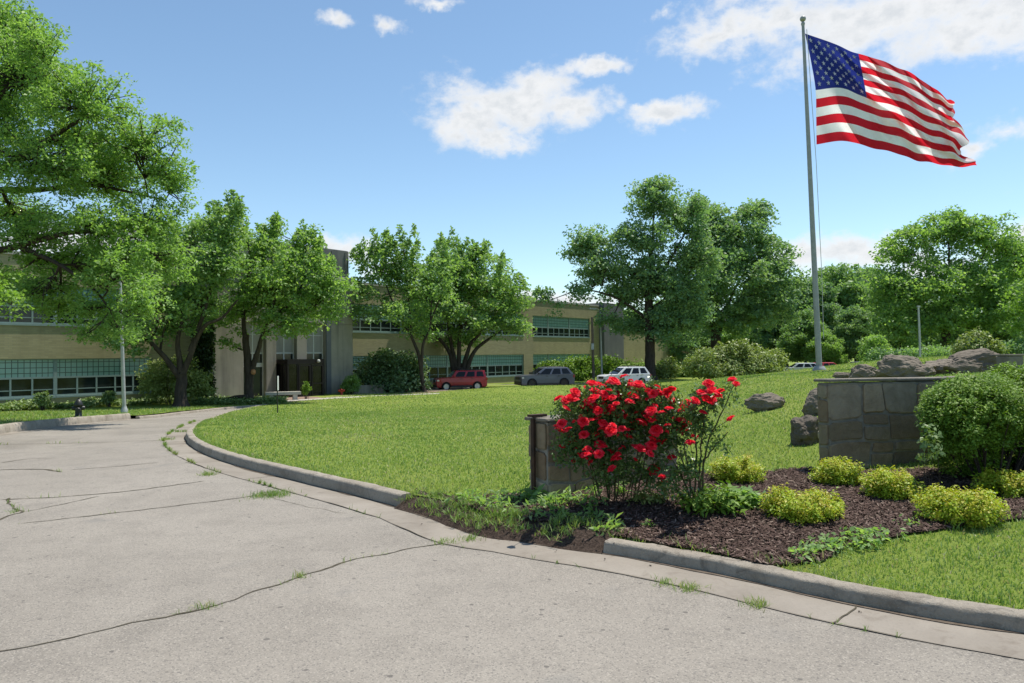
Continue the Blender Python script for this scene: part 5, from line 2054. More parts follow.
base = Vector((ray(249, 398).x * D, D, float(zlawn(ray(249, 398).x * D, D)) + 0.1))
lo = [Lb(*a) for a in [(252, 258, 28, 34, D, 0), (278, 282, 40, 44, D, -1), (305, 262, 32, 28, D, 0.5), (318, 300, 30, 26, D, 0), (240, 312, 28, 28, D, 0.5), (232, 345, 14, 10, D, 0), (282, 326, 32, 18, D, -1), (330, 282, 24, 17, D, 0), (278, 232, 13, 16, D, 0), (308, 238, 13, 14, D, 0), (332, 312, 15, 12, D, -0.5), (238, 212, 8, 12, D, 0.3), (300, 308, 30, 28, D, 1), (262, 300, 30, 30, D, 1)]]
lm = [([base + Vector((0, 0, -0.2)), P(249, 385, D), P(247, 360, D), P(246, 335, D)], 0.30, 0.20),
      limb([(250, 378), (257, 352), (266, 325), (282, 280)], D, 0.22, 0.05, [0, -0.1, -0.3, -0.5]),
      limb([(247, 350), (243, 310), (250, 260), (240, 215)], D, 0.17, 0.03),
      limb([(262, 335), (290, 318), (316, 305), (334, 290)], D, 0.11, 0.03),
      limb([(266, 325), (300, 290), (306, 245)], D, 0.12, 0.03),
      limb([(248, 397), (236, 397), (222, 399.5)], D - 0.3, 0.17, 0.05)]
tree('bright green tree with an orange cut limb scar in front of the entrance tower', base, lo, lm, G_FRESH, 600, 46, 0.21, 0.31, M_BARK_D, seed=9, spread=0.62, twigs=0.5, shoots=70, scar=(P(252.5, 372, D - 0.30), 0.16))
D = 58.0
base = Vector((ray(424, 388).x * D, D, float(zlawn(ray(424, 388).x * D, D))))
lo = [Lb(*a) for a in [(384, 262, 22, 24, D, 0), (366, 292, 22, 24, D, 0), (404, 250, 18, 18, D, 0.5), (428, 285, 30, 38, D, 0), (396, 312, 32, 18, D, -1), (443, 252, 11, 14, D, 0), (362, 260, 12, 12, D, 0), (400, 282, 26, 28, D, 1), (418, 330, 22, 12, D, 0.5), (358, 318, 14, 12, D, 0)]]
lm = [([base, P(422, 378, D), P(418, 352, D)], 0.18, 0.13), limb([(418, 352), (408, 330), (395, 308), (380, 270)], D, 0.13, 0.04),
      limb([(421, 375), (423, 345), (430, 325), (432, 280)], D, 0.15, 0.04), limb([(430, 322), (442, 290), (443, 250)], D, 0.08, 0.02), limb([(412, 338), (408, 290), (404, 250)], D, 0.09, 0.02)]
tree('slender forked tree rising from the dark rhododendrons right of the tower', base, lo, lm, G_MID, 330, 40, 0.26, 0.18, M_BARK_D, seed=13, spread=0.70, twigs=0.6, shell=0.5, shoots=70)
D = 66.0
base = Vector((ray(459, 381).x * D, D, float(zlawn(ray(459, 381).x * D, D))))
lo = [Lb(*a) for a in [(454, 275, 32, 30, D, 0), (490, 285, 36, 32, D, 0), (512, 303, 18, 20, D, 0.5), (470, 315, 40, 22, D, -1.5), (436, 298, 26, 30, D, 0), (503, 328, 28, 12, D, -0.5), (446, 248, 12, 12, D, 0), (478, 255, 16, 12, D, 0), (462, 340, 26, 12, D, 1), (470, 290, 36, 30, D, 2)]]
lm = []
for pp in ([(455, 380), (448, 350), (432, 330), (428, 312)], [(457, 380), (452, 348), (446, 310), (444, 270)], [(459, 380), (459, 345), (462, 300), (470, 262)], [(462, 380), (468, 350), (482, 330), (500, 310)], [(463, 380), (474, 352), (494, 335), (512, 315)]):
    lm.append(limb(pp, D, 0.26, 0.05, [0, 0.1, 0.2, 0.2]))
lm.insert(0, ([base, P(459, 374, D), P(460, 366, D)], 0.55, 0.42))
tree('wide vase shaped tree with fanned stems behind the red car', base, lo, lm, G_MID, 500, 48, 0.29, 0.42, M_BARK_D, seed=17, spread=0.85, twigs=0.4, shoots=80)

# ------------------------------------------------------------------ tall trees right of the building
D = 76.0
base = Vector((ray(650, 378).x * D, D, float(zlawn(ray(650, 378).x * D, D))))
lo = [Lb(*a) for a in [(588, 243, 22, 18, D, 0), (604, 268, 26, 22, D, -1), (652, 200, 26, 22, D, 0), (655, 184, 14, 9, D, 0), (682, 215, 26, 24, D, 0.5), (640, 240, 32, 24, D, -1), (655, 285, 42, 36, D, 0.5), (694, 258, 26, 36, D, 0), (622, 295, 24, 18, D, 0.5), (543, 296, 9, 11, D, -2), (560, 306, 11, 9, D, -2), (576, 290, 12, 12, D, -1), (668, 325, 34, 22, D, 0), (632, 325, 18, 14, D, 1), (610, 320, 12, 10, D, 0), (690, 300, 24, 24, D, -1), (590, 275, 16, 14, D, 1), (575, 255, 10, 10, D, 0)]]
lm = [([base, P(650, 355, D), P(649, 320, D), P(649, 290, D)], 0.62, 0.40),
      limb([(649, 305), (636, 275), (615, 258), (590, 245)], D, 0.26, 0.05), limb([(649, 290), (652, 245), (656, 195)], D, 0.30, 0.05, [0, 0.3, 0.3]),
      limb([(650, 300), (670, 260), (690, 225)], D, 0.25, 0.05), limb([(648, 320), (620, 300), (585, 290), (550, 300)], D, 0.16, 0.03, [0, -0.5, -1, -2]), limb([(650, 310), (675, 290), (695, 265)], D, 0.16, 0.04)]
tree('tall dark green oak with a ragged crown standing right of the white car', base, lo, lm, G_OAK, 920, 60, 0.32, 0.62, M_BARK_D, seed=19, spread=1.0, twigs=0.5, shell=0.5, name='oak_tree')
D = 88.0
base = Vector((ray(717, 370).x * D, D, float(zlawn(ray(717, 370).x * D, D))))
lo = [Lb(*a) for a in [(700, 215, 20, 18, D, 0), (736, 230, 38, 28, D, 0), (766, 255, 28, 30, D, 0.5), (725, 280, 46, 36, D, -2), (775, 295, 28, 36, D, 0), (700, 310, 34, 32, D, 0), (745, 320, 34, 22, D, -1), (755, 215, 20, 14, D, 0), (715, 250, 30, 30, D, 1)]]
lm = [([base, P(715, 345, D), P(714, 310, D)], 0.60, 0.40), limb([(717, 350), (722, 320), (740, 280), (765, 250)], D, 0.34, 0.06), limb([(714, 310), (708, 270), (702, 220)], D, 0.26, 0.05),
      limb([(716, 330), (740, 300), (775, 290)], D, 0.2, 0.05), limb([(714, 315), (728, 260), (738, 225)], D, 0.24, 0.05)]
tree('broad dark green tree with twin trunks behind the big round bush', base, lo, lm, G_OAK, 900, 60, 0.37, 0.6, M_BARK_D, seed=23, spread=1.15, twigs=0.3, name='oak_tree')
D = 86.0
base = Vector((ray(945, 362).x * D, D, -0.6))
lo = [Lb(*a) for a in [(944, 232, 40, 20, D, 0), (905, 252, 28, 24, D, 0), (985, 240, 34, 24, D, 0), (1016, 262, 34, 34, D, 1), (890, 292, 24, 34, D, -1), (925, 290, 36, 28, D, -2), (965, 280, 40, 30, D, 0), (1000, 308, 36, 30, D, -2), (945, 322, 50, 22, D, -1), (896, 330, 30, 20, D, -2), (962, 222, 20, 12, D, 0)]]
lm = [([base, P(945, 335, D), P(948, 305, D)], 0.55, 0.40), limb([(948, 310), (930, 275), (912, 250)], D, 0.25, 0.05), limb([(948, 305), (950, 265), (946, 230)], D, 0.26, 0.05), limb([(948, 305), (975, 270), (990, 240)], D, 0.26, 0.05), limb([(948, 320), (985, 300), (1012, 270)], D, 0.22, 0.05), limb([(946, 330), (915, 310), (892, 292)], D, 0.2, 0.05)]
tree('big rounded light green tree at right behind the thin pale pole', base, lo, lm, G_FRESH, 900, 60, 0.36, 0.55, M_BARK_D, seed=29, spread=1.15, twigs=0.4, shell=0.5)
D = 64.0
base = Vector((ray(1062, 360).x * D, D, -0.4))
lo = [Lb(*a) for a in [(1028, 300, 22, 20, D, 0), (1060, 270, 40, 30, D, 0), (1070, 320, 44, 24, D, 0), (1018, 322, 12, 12, D, -0.5)]]
lm = [([base, P(1062, 330, D), P(1062, 300, D)], 0.3, 0.2), limb([(1062, 320), (1045, 305), (1028, 298)], D, 0.1, 0.03), limb([(1062, 305), (1068, 280), (1060, 262)], D, 0.12, 0.03)]
tree('bright green tree cut off by the right edge above the stone block', base, lo, lm, G_LIME, 240, 42, 0.26, 0.3, M_BARK_D, seed=31, spread=0.95, twigs=0.3)
for (px, py, w, h, D, mat, lab, sd) in ((876, 352, 15, 18, 70, G_FRESH, 'small pale green sapling with a round head in front of the dark woods', 37),):
    base = Vector((ray(px, 366).x * D, D, float(zroad(ray(px, 366).x * D, D)) + 0.05))
    lo = [Lb(px, py - 6, w, h * 0.7, D), Lb(px - 5, py + 4, w * 0.8, h * 0.5, D), Lb(px + 6, py + 2, w * 0.8, h * 0.6, D)]
    tree(lab, base, lo, [([base, P(px, py, D)], 0.06, 0.04)], mat, 130, 34, 0.20, 0.06, seed=sd, spread=0.5, name='young_tree', twigs=0.2)

# ------------------------------------------------------------------ background rows: a few trees, then copies of them
def copy_tree(src, loc, rz, sc, label, group):
    r = src.copy()
    COL.objects.link(r)
    r.location = loc
    r.rotation_euler = (0, 0, rz)
    r.scale = sc
    r['label'] = label
    r['group'] = group
    for ch in src.children:
        c = ch.copy()
        COL.objects.link(c)
        c.parent = r
    return r


def wood_tree(seed, h, w, mat, n_cl=380):
    rs = random.Random(seed)
    b = Vector((0, 0, 0))
    lo = [(0, 0, h * 0.86, w * 0.45, w * 0.45, h * 0.14)]
    for k in range(11):
        a = k * 2.4 + rs.random()
        z = h * (0.25 + 0.52 * (k / 10))
        rr = w * (0.62 - 0.30 * abs(k / 10 - 0.35)) * (0.8 + 0.4 * rs.random())
        lo.append((math.cos(a) * rr, math.sin(a) * rr, z, w * (0.34 + 0.14 * rs.random()), w * (0.34 + 0.14 * rs.random()), h * (0.10 + 0.05 * rs.random())))
    lm = [([b, Vector((0.1, 0, h * 0.3)), Vector((0, 0.1, h * 0.6)), Vector((0, 0, h * 0.85))], h * 0.028, 0.05)]
    return tree('', b, lo, lm, mat, n_cl, 50, 0.44, h * 0.028, M_BARK_D, seed=seed, spread=w * 0.17, twigs=0.15, low=0.8)


protos = [wood_tree(41, 15, 6.2, G_WOOD, 560), wood_tree(43, 16.5, 5.8, G_OAK, 560), wood_tree(47, 12.5, 6.0, G_FRESH, 520)]
WG = 'woodland trees closing the view beyond the mound'
WL = ['mid green woodland tree in the row closing the view beyond the mound', 'dark green woodland tree in the row closing the view beyond the mound', 'lighter green woodland tree in the row closing the view beyond the mound']
rows = [  # px, distance, proto, height factor
    (812, 104, 1, 0.80), (842, 112, 0, 1.06), (872, 118, 1, 0.98), (786, 118, 0, 0.98), (905, 110, 1, 0.86), (985, 112, 0, 0.98), (1030, 108, 1, 1.0),
    (1075, 100, 0, 1.05), (1120, 96, 1, 1.0), (760, 126, 1, 0.95), (690, 128, 0, 0.85), (660, 132, 1, 0.75), (630, 140, 0, 0.75), (945, 124, 2, 0.9), (826, 92, 2, 0.42),
    (806, 96, 0, 0.55), (856, 94, 1, 0.52), (1170, 90, 2, 1.1), (1230, 100, 0, 1.1), (735, 108, 2, 0.60), (1000, 96, 1, 0.50), (900, 92, 0, 0.42), (675, 112, 1, 0.60), (832, 128, 0, 1.15), (858, 124, 1, 1.02), (775, 106, 1, 0.62), (880, 100, 0, 0.6), (960, 98, 1, 0.5), (640, 118, 0, 0.5), (715, 114, 0, 0.55)]
used = [False] * 3
for k, (px, D, pi, s) in enumerate(rows):
    x = ray(px, 350).x * D
    loc = (x, D, float(zroad(x, D)) - 0.1)
    rz = (k * 1.37) % 6.28
    if not used[pi]:
        t = protos[pi]
        t.location, t.rotation_euler, t.scale = loc, (0, 0, rz), (s, s, s)
        t['label'], t['group'] = WL[pi], WG
        used[pi] = True
    else:
        copy_tree(protos[pi], loc, rz, (s * 1.05, s * 0.95, s), WL[pi], WG)
LG = 'trees standing behind the office building'
for k, (px, D, pi, s) in enumerate(((-420, 60, 0, 1.1), (-300, 75, 1, 1.0), (1330, 84, 1, 1.1), (1450, 70, 2, 1.0))):
    x = ray(px, 350).x * D
    copy_tree(protos[pi], (x, D, float(zroad(x, D)) - 0.1), k * 2.1, (s, s, s), WL[pi], WG)


# ------------------------------------------------------------------ shrubs and hedges
def shrub(label, base, lobes, mat, n_cl, per, leaf, seed, spread, cat='shrub', name='shrub', stems=10, up=0.35, flat=0.8, shell=0.35, bark=None, group=None, low=0.7, aspect=0.55, droop=0.1, stem_r=0.02, rshift=0.0, outw=0.5):
    rs = np.random.RandomState(seed)
    base = Vector(base)
    root = empty(name, base, 0, label, cat, group)
    ctr, own = blob_points(rs, lobes, n_cl, shell, low)
    ctr -= np.array(base)
    zmin = 0.02
    ctr[:, 2] = np.maximum(ctr[:, 2], zmin)
    m = MB()
    for j in rs.choice(len(ctr), min(stems, len(ctr)), replace=False):
        c = Vector(ctr[j])
        a = Vector((c.x * 0.3 + rs.normal() * 0.05, c.y * 0.3 + rs.normal() * 0.05, -0.05))
        md = (a + c) / 2 + Vector((0, 0, 0.12 * c.length))
        m.tube([a, md, c], [stem_r, stem_r * 0.7, stem_r * 0.35], 5, caps=False)
    m.build('stems', bark or M_BARK_D, root, recalc=False)
    cc = np.array([np.mean([l[0] for l in lobes]), np.mean([l[1] for l in lobes]), min(l[2] for l in lobes)]) - np.array(base)
    v, f = leaf_quads(rs, ctr, per, spread * rs.uniform(0.7, 1.3, len(ctr)), leaf, up=up, flat=flat, aspect=aspect, droop=droop, outward=outw, centre=cc)
    clr = np.repeat(rs.uniform(0, 1, len(ctr)), per)
    hgt = np.repeat((ctr[:, 2] - ctr[:, 2].min()) / max(1e-6, np.ptp(ctr[:, 2])), per)
    rnd = np.clip(0.45 * clr + 0.55 * rs.uniform(0, 1, len(f)) + rshift * (hgt - 0.4), 0, 1)
    mesh_arrays('foliage', v, f, mat, root, rnd)
    return root


def far_shrub(label, specs, D, mat, n_cl, leaf, seed, spread, **kw):
    lo = [Lb(px, py, rx, ry, D, dz) for (px, py, rx, ry, dz) in specs]
    c = sum((Vector(l[:3]) for l in lo), Vector()) / len(lo)
    base = Vector((c.x, c.y, float(zlawn(c.x, c.y))))
    return shrub(label, base, lo, mat, n_cl, 36, leaf, seed, spread, **kw)


far_shrub('large pale round shrub behind the multi stemmed left tree', [(165, 378, 22, 20, 0), (188, 384, 18, 18, 0.5), (155, 388, 14, 14, 0), (200, 386, 12, 14, 0.5), (178, 366, 16, 10, 0.5)], 44.6, G_GREY, 260, 0.17, 51, 0.4)
far_shrub('big dark rhododendron clump beside the entrance tower', [(372, 375, 16, 18, 0), (392, 368, 20, 18, 0.5), (410, 371, 18, 17, 1), (395, 384, 26, 12, -0.5), (376, 388, 14, 8, -0.5), (415, 386, 12, 7, 0), (384, 357, 9, 8, 0.8)], 58.6, G_RHODO, 420, 0.24, 53, 0.55)
far_shrub('small fresh green bush at the right foot of the tower beside the planter', [(352, 384, 8, 8, 0), (347, 388, 6, 6, 0)], 55.6, G_FRESH, 70, 0.14, 55, 0.25)
far_shrub('small dark cone shaped shrub beside the bronze entrance doors', [(306, 389, 3.2, 4.5, 0), (306, 385, 2, 3, 0)], 49.8, G_HEDGE, 50, 0.10, 57, 0.14)
far_shrub('long clipped bright green hedge behind the silver car', [(560, 369, 14, 9, 0), (578, 368, 16, 10, 0.5), (545, 371, 10, 8, -0.5), (572, 374, 18, 8, 0), (590, 368, 10, 9, 1)], 78.5, G_HEDGE, 300, 0.26, 59, 0.55, cat='hedge', name='hedge')
far_shrub('bright green hedge behind the white car', [(612, 367, 12, 9, 0), (632, 369, 16, 8, 0), (606, 362, 6, 6, 0), (622, 372, 18, 7, 0), (668, 371, 16, 9, 0.5), (645, 371, 14, 8, 0), (690, 372, 12, 9, 1)], 80.5, G_HEDGE, 320, 0.26, 61, 0.55, cat='hedge', name='hedge')
far_shrub('grey green bush between the oak trunk and the big round bush', [(668, 368, 11, 10, 0), (660, 372, 8, 7, 0)], 77.5, G_GREY, 100, 0.22, 63, 0.5)
far_shrub('big wide grey green bush on the lawn right of the oak trunk', [(708, 363, 20, 15, 0), (735, 359, 24, 17, 0.5), (764, 361, 20, 15, 0.5), (722, 370, 24, 10, -0.5), (752, 369, 24, 10, -0.5), (778, 366, 10, 9, 0.5), (742, 348, 12, 7, 0.3), (694, 368, 10, 10, 0)], 56.0, G_GREY, 520, 0.20, 65, 0.45)
far_shrub('pale yellow green round shrub behind the long slanting boulder', [(975, 346, 14, 12, 0), (962, 351, 9, 8, 0), (990, 350, 10, 9, 0), (978, 338, 9, 7, 0)], 30.0, G_GREY, 170, 0.13, 67, 0.28)
far_shrub('low dark undergrowth bush beside the thin pale pole', [(900, 357, 22, 8, 0), (935, 356, 24, 9, 0), (880, 359, 14, 8, 0)], 66.0, G_WOOD, 200, 0.24, 69, 0.5)
far_shrub('low dark undergrowth bush behind the stone block', [(1000, 352, 24, 9, 0), (1030, 350, 26, 12, 0)], 62.0, G_WOOD, 160, 0.24, 71, 0.5)

# ivy on the shaded side of the entrance tower
ivb = B(TX0 - 0.05, 1.0, -0.1)
rs = np.random.RandomState(73)
pts = []
for _ in range(1500):
    d = rs.uniform(-0.2, 2.15)
    z = rs.uniform(-0.1, 7.6)
    if z > 6.0 + 1.2 * math.sin(d * 4) or rs.uniform() > 1.05 - 0.03 * z:
        continue
    pts.append(B(TX0 - 0.06 - 0.12 * rs.uniform(), d - 0.0, z) - ivb)
iv = empty('ivy', ivb, 0, 'dark ivy climbing the shaded side of the entrance tower', 'climbing plant')
v, f = leaf_quads(rs, [tuple(p) for p in pts], 14, 0.22, 0.17, up=0.1, flat=1.0, aspect=0.9)
mesh_arrays('foliage', v, f, G_IVY, iv, rs.uniform(0, 1, len(f)))
m = MB()
for k in range(6):
    a = B(TX0 - 0.04, 0.1 + 0.35 * k, -0.2) - ivb
    m.tube([a, a + Vector((0, 0, 2)) + NRM * 0.1, a + Vector((0, 0, 5)) - NRM * 0.15], [0.04, 0.03, 0.015], 5)
m.build('stems', M_BARK_D, iv, recalc=False)

# pale ground cover along the left wing
rs = np.random.RandomState(75)
gcp = []
for _ in range(5200):
    s, d = rs.uniform(-18, 11.0), rs.uniform(0.15, 2.6)
    p = B(s, d)
    if rs.uniform() < 0.75:
        h = 0.10 + 0.32 * rs.uniform() * (0.6 + 0.5 * math.sin(s * 1.7))
        gcp.append((p.x, p.y, float(zlawn(p.x, p.y)) + h))
for _ in range(900):
    px, py = rs.uniform(195, 285), rs.uniform(388, 399)
    Y = rs.uniform(44.5, 48.5)
    p = Vector((ray(px, 390).x * Y, Y, 0))
    gcp.append((p.x, p.y, float(zlawn(p.x, p.y)) + 0.03 + 0.28 * rs.uniform() ** 2))
v, f = leaf_quads(rs, gcp, 10, 0.22, 0.13, up=0.8, flat=0.5, aspect=0.7)
tag(mesh_arrays('ground_cover', v, f, G_COVER, None, rs.uniform(0, 1, len(f))), kind='stuff')
# two taller weeds in it
for px, lab, sd in ((127 - 84, 'leafy weed clump rising from the ground cover left of the hydrant', 77), (109, 'tall leafy weed rising from the ground cover left of the lamp post', 79)):
    Y = 39.8 if px < 60 else 43.0
    far_shrub(lab, [(px, 399 if px < 60 else 397, 5 if px < 60 else 3, 4.5, 0)], Y, G_COVER, 40, 0.14, sd, 0.25, name='weed', cat='weed', stems=12)

# ------------------------------------------------------------------ the planting bed: hedge, spirea, roses
c = P(992, 430, 8.1)
hb_ = Vector((c.x, c.y, float(zlawn(c.x, c.y))))
hl = []
for (px, py, rx, ry, D_, dp) in ((985, 412, 52, 34, 7.9, 1.0), (1040, 405, 60, 40, 8.35, 0.9), (950, 420, 24, 34, 7.85, 1.4), (973, 394, 32, 18, 7.95, 1.5), (1020, 386, 44, 16, 8.4, 1.2), (1090, 410, 50, 44, 8.6, 1.0), (965, 452, 30, 28, 8.25, 0.9), (1010, 450, 46, 32, 8.6, 0.7), (1060, 455, 46, 32, 8.8, 0.7)):
    hl.append(Lb(px, py, rx, ry, D_, 0, dp))
shrub('large dense green hedge mound at the right end of the flagstone wall', hb_, hl, G_HEDGE, 5200, 28, 0.034, 91, 0.075, cat='hedge', name='hedge', stems=60, up=0.55, shell=0.22, low=0.7, stem_r=0.012, aspect=0.5)
# a stray pale leafed shoot at the hedge's left foot
far = P(932, 452, 7.35)
shrub('pale leafy shoot poking out of the lower left of the hedge', (far.x, far.y, float(zlawn(far.x, far.y))), [Lb(930, 445, 8, 24, 7.35)], G_COVER, 26, 7, 0.055, 93, 0.05, cat='weed', name='weed', stems=6, stem_r=0.004)

SPG = 'clipped golden spirea shrubs in the mulch bed'


def spirea(px, py_base, w, h, label, seed, D=None):
    py_base, h = py_base + 2, h * 0.86
    b = on(px, py_base - 2, zlawn) if D is None else None
    D_ = b.y + w * b.y / FPX * 0.36
    k = D_ / FPX
    cx, cz = ray(px, py_base - h * 0.42).x * D_, b.z
    rx, rz = w * k / 2, h * k
    rs_ = random.Random(seed)
    lo = [(cx, D_, cz + rz * 0.34, rx * 0.80, rx * 0.72, rz * 0.50)]
    for q in range(7):
        a = q * 0.9 + rs_.random()
        lo.append((cx + math.cos(a) * rx * 0.52, D_ + math.sin(a) * rx * 0.46, cz + rz * (0.34 + 0.16 * rs_.random()), rx * 0.44, rx * 0.42, rz * 0.42))
    return shrub(label, (cx, D_, b.z), lo, G_SPIREA, int(470 * (w / 85)), 22, 0.027, seed, 0.042, cat='shrub', name='spirea_shrub', stems=26, up=0.75, shell=0.25, low=0.8, aspect=0.55, stem_r=0.004, rshift=0.22, group=SPG, flat=1.1)


spirea(738, 487, 58, 36, 'golden spirea growing at the lawn edge just behind the tall rose canes', 101)
spirea(838, 489, 56, 34, 'golden spirea under the left end of the flagstone wall', 103)
spirea(892, 504, 62, 38, 'golden spirea under the middle of the flagstone wall, left of the hedge', 105)
spirea(803, 528, 84, 40, 'widest golden spirea on the left of the bed, nearest the pale green rose foot plants', 107)
spirea(961, 531, 92, 44, 'golden spirea at the grass edge in front of the hedge', 109)
spirea(1004, 501, 56, 36, 'golden spirea tucked in against the hedge at the right edge of the view', 111)

# roses
M_PETAL = leaf_mat('rose petals', [(0.74, 0.010, 0.030), (0.88, 0.026, 0.056), (0.93, 0.075, 0.12)], 0.48, 0.6, (1.15, 0.9, 0.9), 0.2)
M_CANE = bark_mat('rose cane', (0.05, 0.06, 0.025), (0.12, 0.085, 0.05))


def rose_mesh(seed):
    rs = random.Random(seed)
    m = MB()
    for ring, (n, r, open_, size) in enumerate(((3, 0.003, 0.06, 0.024), (4, 0.008, 0.28, 0.028), (6, 0.014, 0.62, 0.031), (6, 0.018, 0.98, 0.034), (7, 0.021, 1.38, 0.036))):
        for k in range(n):
            a = 2 * math.pi * (k + 0.5 * (ring % 2)) / n + rs.uniform(-0.2, 0.2)
            o = open_ + rs.uniform(-0.20, 0.22)
            u = Vector((math.cos(a), math.sin(a), 0))
            t = Vector((-u.y, u.x, 0))
            vs = []
            for i in range(4):
                f = i / 3
                th = o * (0.35 + 0.65 * f)
                c = u * (r * 0.5 + size * f * math.sin(th)) + Vector((0, 0, 0.004 + size * f * math.cos(th)))
                w = size * 0.74 * math.sin(math.pi * (0.18 + 0.66 * f))
                curl = -0.006 * f * f
                for s in (-1, 0, 1):
                    vs.append(c + t * w * s + u * (0.007 * (1 - abs(s)) - 0.002) + Vector((0, 0, curl + rs.uniform(-0.001, 0.001))))
            m.add(vs, [(i * 3 + j, i * 3 + j + 1, i * 3 + j + 4, i * 3 + j + 3) for i in range(3) for j in range(2)], 0, True, rs.random())
    return m


rose_protos = []


def rose_bush(label, base, flowers, fol, canes, seed, n_leaf, Dd):
    rs = np.random.RandomState(seed)
    rr = random.Random(seed)
    base = Vector(base)
    root = empty('rose_bush', base, 0, label, 'rose bush', 'red rose bushes by the low wall')
    m = MB()
    for pts, ra in canes:
        pts = [Vector(p) - base for p in pts]
        sm = []
        for i in range(len(pts) - 1):
            a = pts[i]
            b = pts[i + 1]
            for j in range(4):
                sm.append(a + (b - a) * (j / 4) + Vector((rr.uniform(-1, 1), rr.uniform(-1, 1), rr.uniform(-1, 1))) * 0.008)
        sm.append(pts[-1])
        m.tube(sm, [ra * (1 - 0.6 * i / (len(sm) - 1)) for i in range(len(sm))], 6)
    ctr = np.concatenate([np.array([l[:3]]) + (lambda d: d / np.linalg.norm(d, axis=1, keepdims=True) * rs.uniform(0, 1, (len(d), 1)) ** 0.45)(rs.normal(0, 1, (k, 3))) * np.array(l[3:]) for l, k in fol]) - np.array(base)
    ctr[:, 2] = np.maximum(ctr[:, 2], 0.03)
    # flowers, each on a short stalk
    for i, (px, py, s) in enumerate(flowers):
        p = P(px, py, Dd + rr.uniform(-0.28, 0.22) - 0.12) - base
        if i < 4 and len(rose_protos) < 4:
            o = rose_mesh(seed + i).build('rose', M_PETAL, root, recalc=False)
            rose_protos.append(o)
        else:
            o = rose_protos[i % 4].copy()
            COL.objects.link(o)
            o.parent = root
        sc = s * rr.uniform(0.62, 1.15)
        o.scale = (sc, sc, sc)
        o.location = p
        o.rotation_euler = (rr.uniform(-0.1, 0.85), rr.uniform(-0.6, 0.6), 0) if rr.random() < 0.75 else (rr.uniform(-0.6, 0.4), rr.uniform(-0.7, 0.7), 0)
        d = np.linalg.norm(ctr - np.array(p) - np.array([0, 0.05, -0.12]), axis=1)
        q = Vector(ctr[int(np.argmin(d))])
        m.tube([q, (p + q) / 2 + Vector((0, 0.01, 0.0)), p], [0.004, 0.003, 0.0025], 4, caps=False)
    # blooms past the hundred that show best, and closed buds, as one part
    if len(flowers) > 60:
        me0 = [o.data for o in rose_protos]
        ex = MB()
        for q in range(110):
            k = rr.randrange(len(ctr))
            c = Vector(ctr[k]) + Vector((rr.uniform(-0.05, 0.05), -0.06 - 0.10 * rr.random(), rr.uniform(-0.02, 0.08)))
            if c.z < 0.42:
                continue
            sc = rr.uniform(0.35, 0.95)
            rm = Euler((rr.uniform(-0.3, 0.9), rr.uniform(-0.7, 0.7), rr.uniform(0, 6))).to_matrix() * sc
            dat = me0[q % 4]
            ex.add([rm @ v_.co + c for v_ in dat.vertices], [tuple(p_.vertices) for p_ in dat.polygons], 0, True, rr.random())
        eo = ex.build('rose_blossoms', M_PETAL, root, recalc=False)
        eo['kind'] = 'stuff'
    m.build('canes', M_CANE, root, recalc=False)
    v, f = leaf_quads(rs, ctr, n_leaf, 0.062 * rs.uniform(0.7, 1.4, len(ctr)), 0.036, up=0.35, flat=0.9, aspect=0.62)
    rnd = np.clip(0.4 * np.repeat(rs.uniform(0, 1, len(ctr)), n_leaf) + 0.6 * rs.uniform(0, 1, len(f)), 0, 1)
    mesh_arrays('foliage', v, f, G_ROSE, root, rnd)
    return root


# flower places seen in the photograph
FL1 = [(559, 399), (566, 401), (575, 400), (575, 393), (592, 384), (586, 388), (602, 387), (595, 392), (604, 394), (594, 399), (588, 401), (583, 409), (592, 404), (598, 411), (610, 399), (605, 402), (616, 404), (612, 398), (623, 405), (629, 404), (622, 398), (619, 394), (634, 397), (630, 402), (611, 383), (614, 382), (624, 377), (638, 385), (641, 386),
       (628, 389), (562, 424), (560, 431), (557, 427), (568, 430), (572, 438), (562, 447), (583, 422), (598, 419), (584, 435), (593, 432), (596, 434), (603, 424), (609, 423), (613, 426), (606, 428), (611, 431), (622, 429), (618, 415), (625, 417), (627, 437), (600, 445), (604, 447), (596, 450), (588, 449), (586, 455), (590, 453), (582, 457), (575, 461), (599, 454), (612, 453), (616, 458), (618, 459), (603, 465), (612, 469),
       (571, 398), (566, 409), (621, 402), (637, 413), (609, 411), (641, 423), (633, 409), (647, 414), (653, 416), (658, 412), (662, 413), (660, 420), (651, 411), (669, 409), (655, 406), (648, 419), (656, 431), (655, 434), (652, 439), (655, 442), (651, 446), (648, 451), (650, 454), (640, 449), (668, 392), (669, 398), (653, 394), (661, 394), (684, 405), (686, 407), (682, 421), (687, 423), (680, 420), (672, 458), (654, 470), (662, 477), (663, 480)]
FL2 = [(695, 401), (709, 384), (702, 393), (705, 397), (711, 391), (716, 395), (720, 392), (707, 400), (712, 401), (700, 396), (706, 386), (732, 380), (736, 384), (731, 419), (703, 413), (693, 404), (690, 443), (714, 399)]
Dr = 7.15
rb = on(618, 510, zlawn)
rb.y = 7.35
rb = Vector((ray(618, 510).x * 7.35, 7.35, float(zlawn(0.9, 7.35))))
